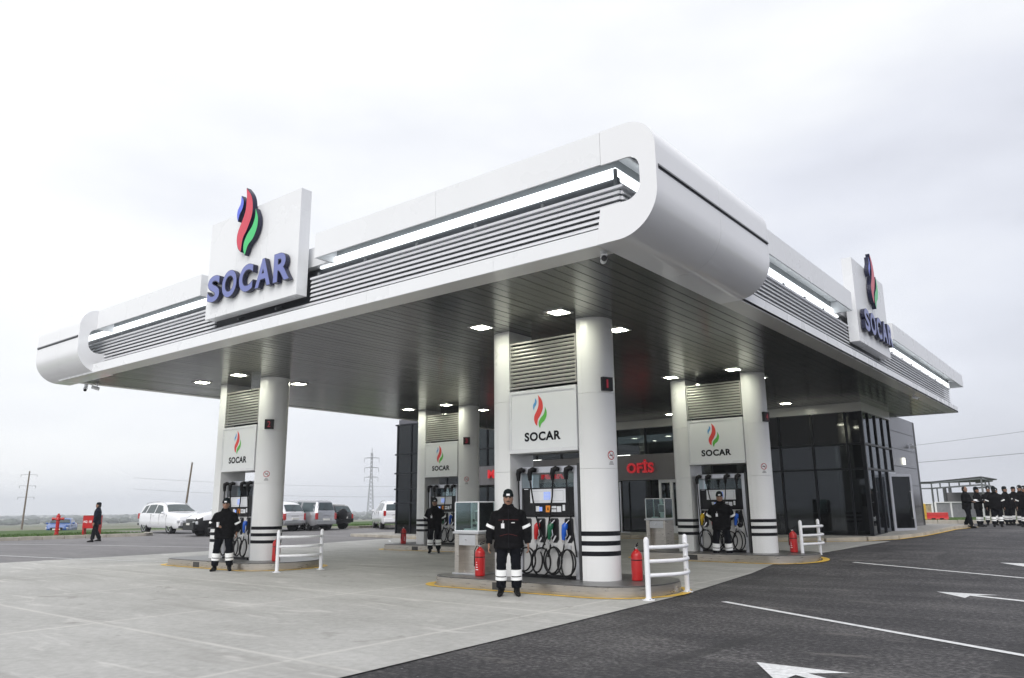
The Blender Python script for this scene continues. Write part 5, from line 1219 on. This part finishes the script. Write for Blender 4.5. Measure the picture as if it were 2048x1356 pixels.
def pole(label, x, y, z, h, lean=(0, 0), arms=0, r=.14):
    t = thing('utility_pole', label, 'pole', (x, y, z)); mb = MB(); mb.tube([(0, 0, -.5), (lean[0], lean[1], h)], [r, r*.65], 10); mb.build('shaft', 'wood', t)
    for k in range(arms):
        zz = h-.6-k*1.9; u = Vector((.62, .78, 0)); mb = MB(); c = Vector((lean[0]*zz/h, lean[1]*zz/h, zz)); mb.tube([c-u*1.3, c+u*1.3], .03, 6); 
        for s_ in (-1.25, 1.25): mb.tube([c+u*s_, c+u*s_+Vector((0, 0, -.4))], .035, 6)
        mb.build('crossarm', 'galv', t)
pole('tall concrete pole with small cross arms at the far left horizon', -143.7, 44.3, -3.0, 11.3, (.15, .1), 3, .17)
pole('bare leaning timber pole behind the large white SUV', -63.3, 28.8, -.6, 6.4, (.55, .2), 0, .11)
def pylon(label, x, y, z, H, rz):
    t = thing('lattice_pylon', label, 'pylon', (x, y, z), rz); mb = MB(); wb, wt = 1.9, .45
    def wv(h): return wb+(wt-wb)*min(1, h/(H*.72))
    n = 17
    for sx in (-1, 1):
        for sy in (-1, 1): mb.tube([(sx*wv(H*k/n), sy*wv(H*k/n), H*.93*k/n) for k in range(n+1)], .11, 5)
    for k in range(n):
        z0, z1 = H*.93*k/n, H*.93*(k+1)/n; a, b = wv(H*k/n), wv(H*(k+1)/n)
        for sy in (-1, 1): mb.tube([(-a, sy*a, z0), (b, sy*b, z1)], .06, 4); mb.tube([(a, sy*a, z0), (-b, sy*b, z1)], .06, 4)
        for sx in (-1, 1): mb.tube([(sx*a, -a, z0), (sx*b, b, z1)], .06, 4)
    mb.tube([(0, 0, H*.93), (0, 0, H)], .15, 5); mb.build('tower', 'galv', t)
    for zz, w_ in ((.855, 4.1), (.72, 3.9), (.59, 3.8)):
        a = MB(); zz *= H; a.tube([(-w_, 0, zz), (0, 0, zz+.5), (w_, 0, zz)], .1, 5); a.tube([(-w_, 0, zz), (w_, 0, zz)], .12, 5); c = a.build('crossarm', 'galv', t)
        for s_ in (-1, 1): a = MB(); a.tube([(s_*w_, 0, zz), (s_*w_, 0, zz-2.4)], .11, 5); a.build('insulator', 'fasc', c)
pylon('lattice power pylon in the haze, seen between the parked cars and the building', -324.7, 281.1, -5.2, 40, R(40))
def wire(label, a, b, sag, r):
    a, b = Vector(a), Vector(b); pts = [a.lerp(b, k/30)+Vector((0, 0, -4*sag*(k/30)*(1-k/30))) for k in range(31)]
    mb = MB(); mb.tube(pts, r, 4); o = mb.build('power_line', 'galv'); tag(o, label, 'power line', 'power lines')
wire('power line rising to the right in the sky beyond the building, upper one', (-60, 128, 9.0), (70, 152, 26), 3.5, .028)
wire('power line in the right sky just above the car wash roof, lower one', (-60, 118, 6.6), (70, 140, 18), 2.8, .036)
wire('thin upper power line crossing the haze right of the leftmost portal', (-420, 195, 19), (-250, 420, 19), 5, .06)
wire('thin lower power line crossing the haze right of the leftmost portal', (-420, 195, 13), (-250, 420, 13), 5, .06)

# ------------------------------------------------------------------ right background: car wash frame, walls, barrier
def car_wash():
    t = thing('car_wash_frame', 'open steel car wash frame with flat dark roof beyond the building', 'steel frame', (-6, 54, .5), R(0))
    o = Vector((-6, 54, 0)); P0, P1, P2, P3, P4 = [Vector(p)-o for p in ((-10.5, 56.2, 0), (-6.6, 55.8, 0), (-2.17, 46.2, 0), (-2.4, 53.0, 0), (-4.0, 58, 0))]
    def beam(mb, p, q, z0, z1, w=.06):
        d = (q-p)/2; m_ = (p+q)/2; n_ = Vector((-d.y, d.x, 0)).normalized()*w; mb.obox((m_.x, m_.y, (z0+z1)/2), d, n_, (0, 0, (z1-z0)/2))
    mb = MB(); mb.prism([(P0.x, P0.y-.1), (P1.x, P1.y-.15), (P2.x+.05, P2.y-.3), (P3.x+.3, P3.y), (P4.x, P4.y), (P0.x, P0.y+3)], lambda p, z: (p[0], p[1], z), 2.5, 2.57); mb.build('roof', 'plastic', t)
    for p, q in ((P0, P1), (P1, P2), (P2, P3), (P3, P4)):
        for z0, z1 in ((2.40, 2.49), (2.02, 2.12)): mb = MB(); beam(mb, p, q, z0, z1); mb.build('beam', 'galv', t)
    for p, q, n in ((P1, P2, 5), (P2, P3, 3), (P0, P1, 2)):
        for k in range(n):
            pp = p.lerp(q, k/n); mb = MB(); mb.box(pp.x-.04, pp.x+.04, pp.y-.04, pp.y+.04, 2.12, 2.40); mb.build('strut', 'galv', t)
    for f, w_ in ((0, .06), (.12, .04), (.26, .04), (.4, .09), (1, .05)):
        pp = P1.lerp(P2, f); mb = MB(); mb.box(pp.x-w_, pp.x+w_, pp.y-w_, pp.y+w_, -.3, 2.02); mb.build('post', 'galv', t)
car_wash()
def panel_wall(label, a, b, z, h, m='greypanel', n=3):
    a, b = Vector(a), Vector(b); t = thing('site_wall', label, 'wall', (a.x, a.y, z)); d = b-a; u = d.normalized(); nn = Vector((-u.y, u.x))*.05
    for k in range(n):
        p = d*(k/n)+u*.05; q = d*((k+1)/n)-u*.05; mb = MB(); mb.add([(p.x, p.y, -.3), (q.x, q.y, -.3), (q.x+nn.x, q.y+nn.y, -.3), (p.x+nn.x, p.y+nn.y, -.3), (p.x, p.y, h), (q.x, q.y, h), (q.x+nn.x, q.y+nn.y, h), (p.x+nn.x, p.y+nn.y, h)], [(0, 1, 2, 3), (4, 5, 6, 7), (0, 1, 5, 4), (1, 2, 6, 5), (2, 3, 7, 6), (3, 0, 4, 7)]); mb.build('panel', m, t)
    for k in range(n+1): p = d*(k/n); mb = MB(); mb.box(p.x-.05, p.x+.05, p.y-.06, p.y+.06, -.3, h+.04); mb.build('post', 'badge', t)
    mb = MB(); e_ = d; mb.obox((d.x/2, d.y/2, h+.03), (d.x/2, d.y/2, 0), (nn.x*1.3, nn.y*1.3, 0), (0, 0, .03)); mb.build('coping', 'badge', t)
panel_wall('low grey panel wall with white posts behind the staff, under the steel frame', (-5.1, 47.8), (-3.0, 51.2), .6, .92, n=3)
panel_wall('rough beige wall beside the yellow tank, left of the grey panels', (-6.6, 46.0), (-5.2, 47.2), .6, .85, mat('beige_wall', (.35, .29, .2), .9, var=.3), 1)
panel_wall('stone coloured boundary wall behind the staff at the right edge', (-2.8, 50.5), (5, 54), .6, .8, mat('boundary_wall', (.3, .28, .25), .9, var=.25, vscale=3), 5)
t = thing('plastic_barrier', 'red plastic barrier lying on the grass beyond the building corner', 'barrier', (-3.72, 39.9, .58), R(15))
mb = MB(); mb.prism([(-.22, 0), (.22, 0), (.2, .12), (.1, .2), (.08, .42), (-.08, .42), (-.1, .2), (-.2, .12)], lambda p, x: (x, p[0], p[1]), -.55, .55, 0); mb.build('shell', 'red', t, bevel=.02)
mb = MB(); mb.box(-.3, -.1, -.225, -.2, .05, .12); mb.box(.1, .3, -.225, -.2, .05, .12); mb.build('forklift_slot', 'ink', t)
t = thing('yellow_tank', 'yellow ribbed drum against the building corner by the grass', 'drum', (-4.45, 39.5, .58))
mb = MB(); mb.lathe((0, 0, 0), [(.28, 0), (.3, .02), (.3, .28), (.32, .3), (.3, .32), (.3, .56), (.32, .58), (.3, .6), (.3, .86), (.26, .9)], 20); mb.build('shell', 'yellow', t)
t = thing('truck_body', 'dark grey truck body parked behind the walking man, under the steel frame', 'truck', (-3.9, 52.8, .45), R(12))
mb = MB(); mb.box(-1.3, 1.0, -.9, .9, .9, 1.75); mb.build('load_box', 'fasc', t, bevel=.03)
mb = MB(); mb.box(-1.4, -1.3, -.9, .9, .9, 2.1); mb.build('headboard', 'plastic', t)
mb = MB(); mb.box(-1.35, 1.0, -.5, .5, .6, .88); mb.build('chassis', 'black', t)
for sx in (-.7, .6):
    for sy in (-.75, .75): mb = MB(); mb.cyl((sx, sy-.12, .42), (sx, sy+.12, .42), .42, 18); mb.build('wheel', 'rubber', t)

# ------------------------------------------------------------------ far tree line
def far_trees():
    mb = MB(); rnd = random.Random(3)
    for k in range(1500):
        a = R(rnd.uniform(62, 200)); d = rnd.uniform(650, 2000); x, y = -5+d*math.cos(a), 5+d*math.sin(a); s = rnd.uniform(2, 5.5); z = -10.2 if d > 850 else -4.5-5.7*clip((d-360)/490, 0, 1)
        n_ = 8
        for j in range(rnd.randint(2, 5)):
            cx, cy, r_ = x+rnd.uniform(-s*4, s*4), y+rnd.uniform(-s*4, s*4), s*rnd.uniform(.5, 1.)
            rings = []
            for i in range(6):
                t_ = -math.pi/2+math.pi*i/5; q = max(.02, math.cos(t_)); rings.append([(cx+r_*1.3*q*math.cos(b)*rnd.uniform(.75, 1.2), cy+r_*1.3*q*math.sin(b)*rnd.uniform(.75, 1.2), z+r_*.5+r_*.62*math.sin(t_)*rnd.uniform(.8, 1.2)) for b in [2*math.pi*m_/n_ for m_ in range(n_)]])
            mb.loft(rings)
    o = mb.build('far_trees', 'foil'); tag(o, 'hazy belt of distant scrub and trees along the horizon', 'trees', kind='stuff')
far_trees()

# ------------------------------------------------------------------ haze
hm = bpy.data.materials.new('haze'); hm.use_nodes = True; ht = hm.node_tree; ht.nodes.clear()
ho = ht.nodes.new('ShaderNodeOutputMaterial'); hv = ht.nodes.new('ShaderNodeVolumePrincipled'); hv.inputs['Density'].default_value = .00055; hv.inputs['Color'].default_value = (.86, .89, .97, 1)
ht.links.new(hv.outputs[0], ho.inputs['Volume'])
mb = MB(); mb.box(-2820, 2810, -2815, 2825, -16, 42); M['haze'] = hm
o = mb.build('haze', 'haze'); tag(o, 'thin pale haze over the plain', 'haze', kind='stuff')
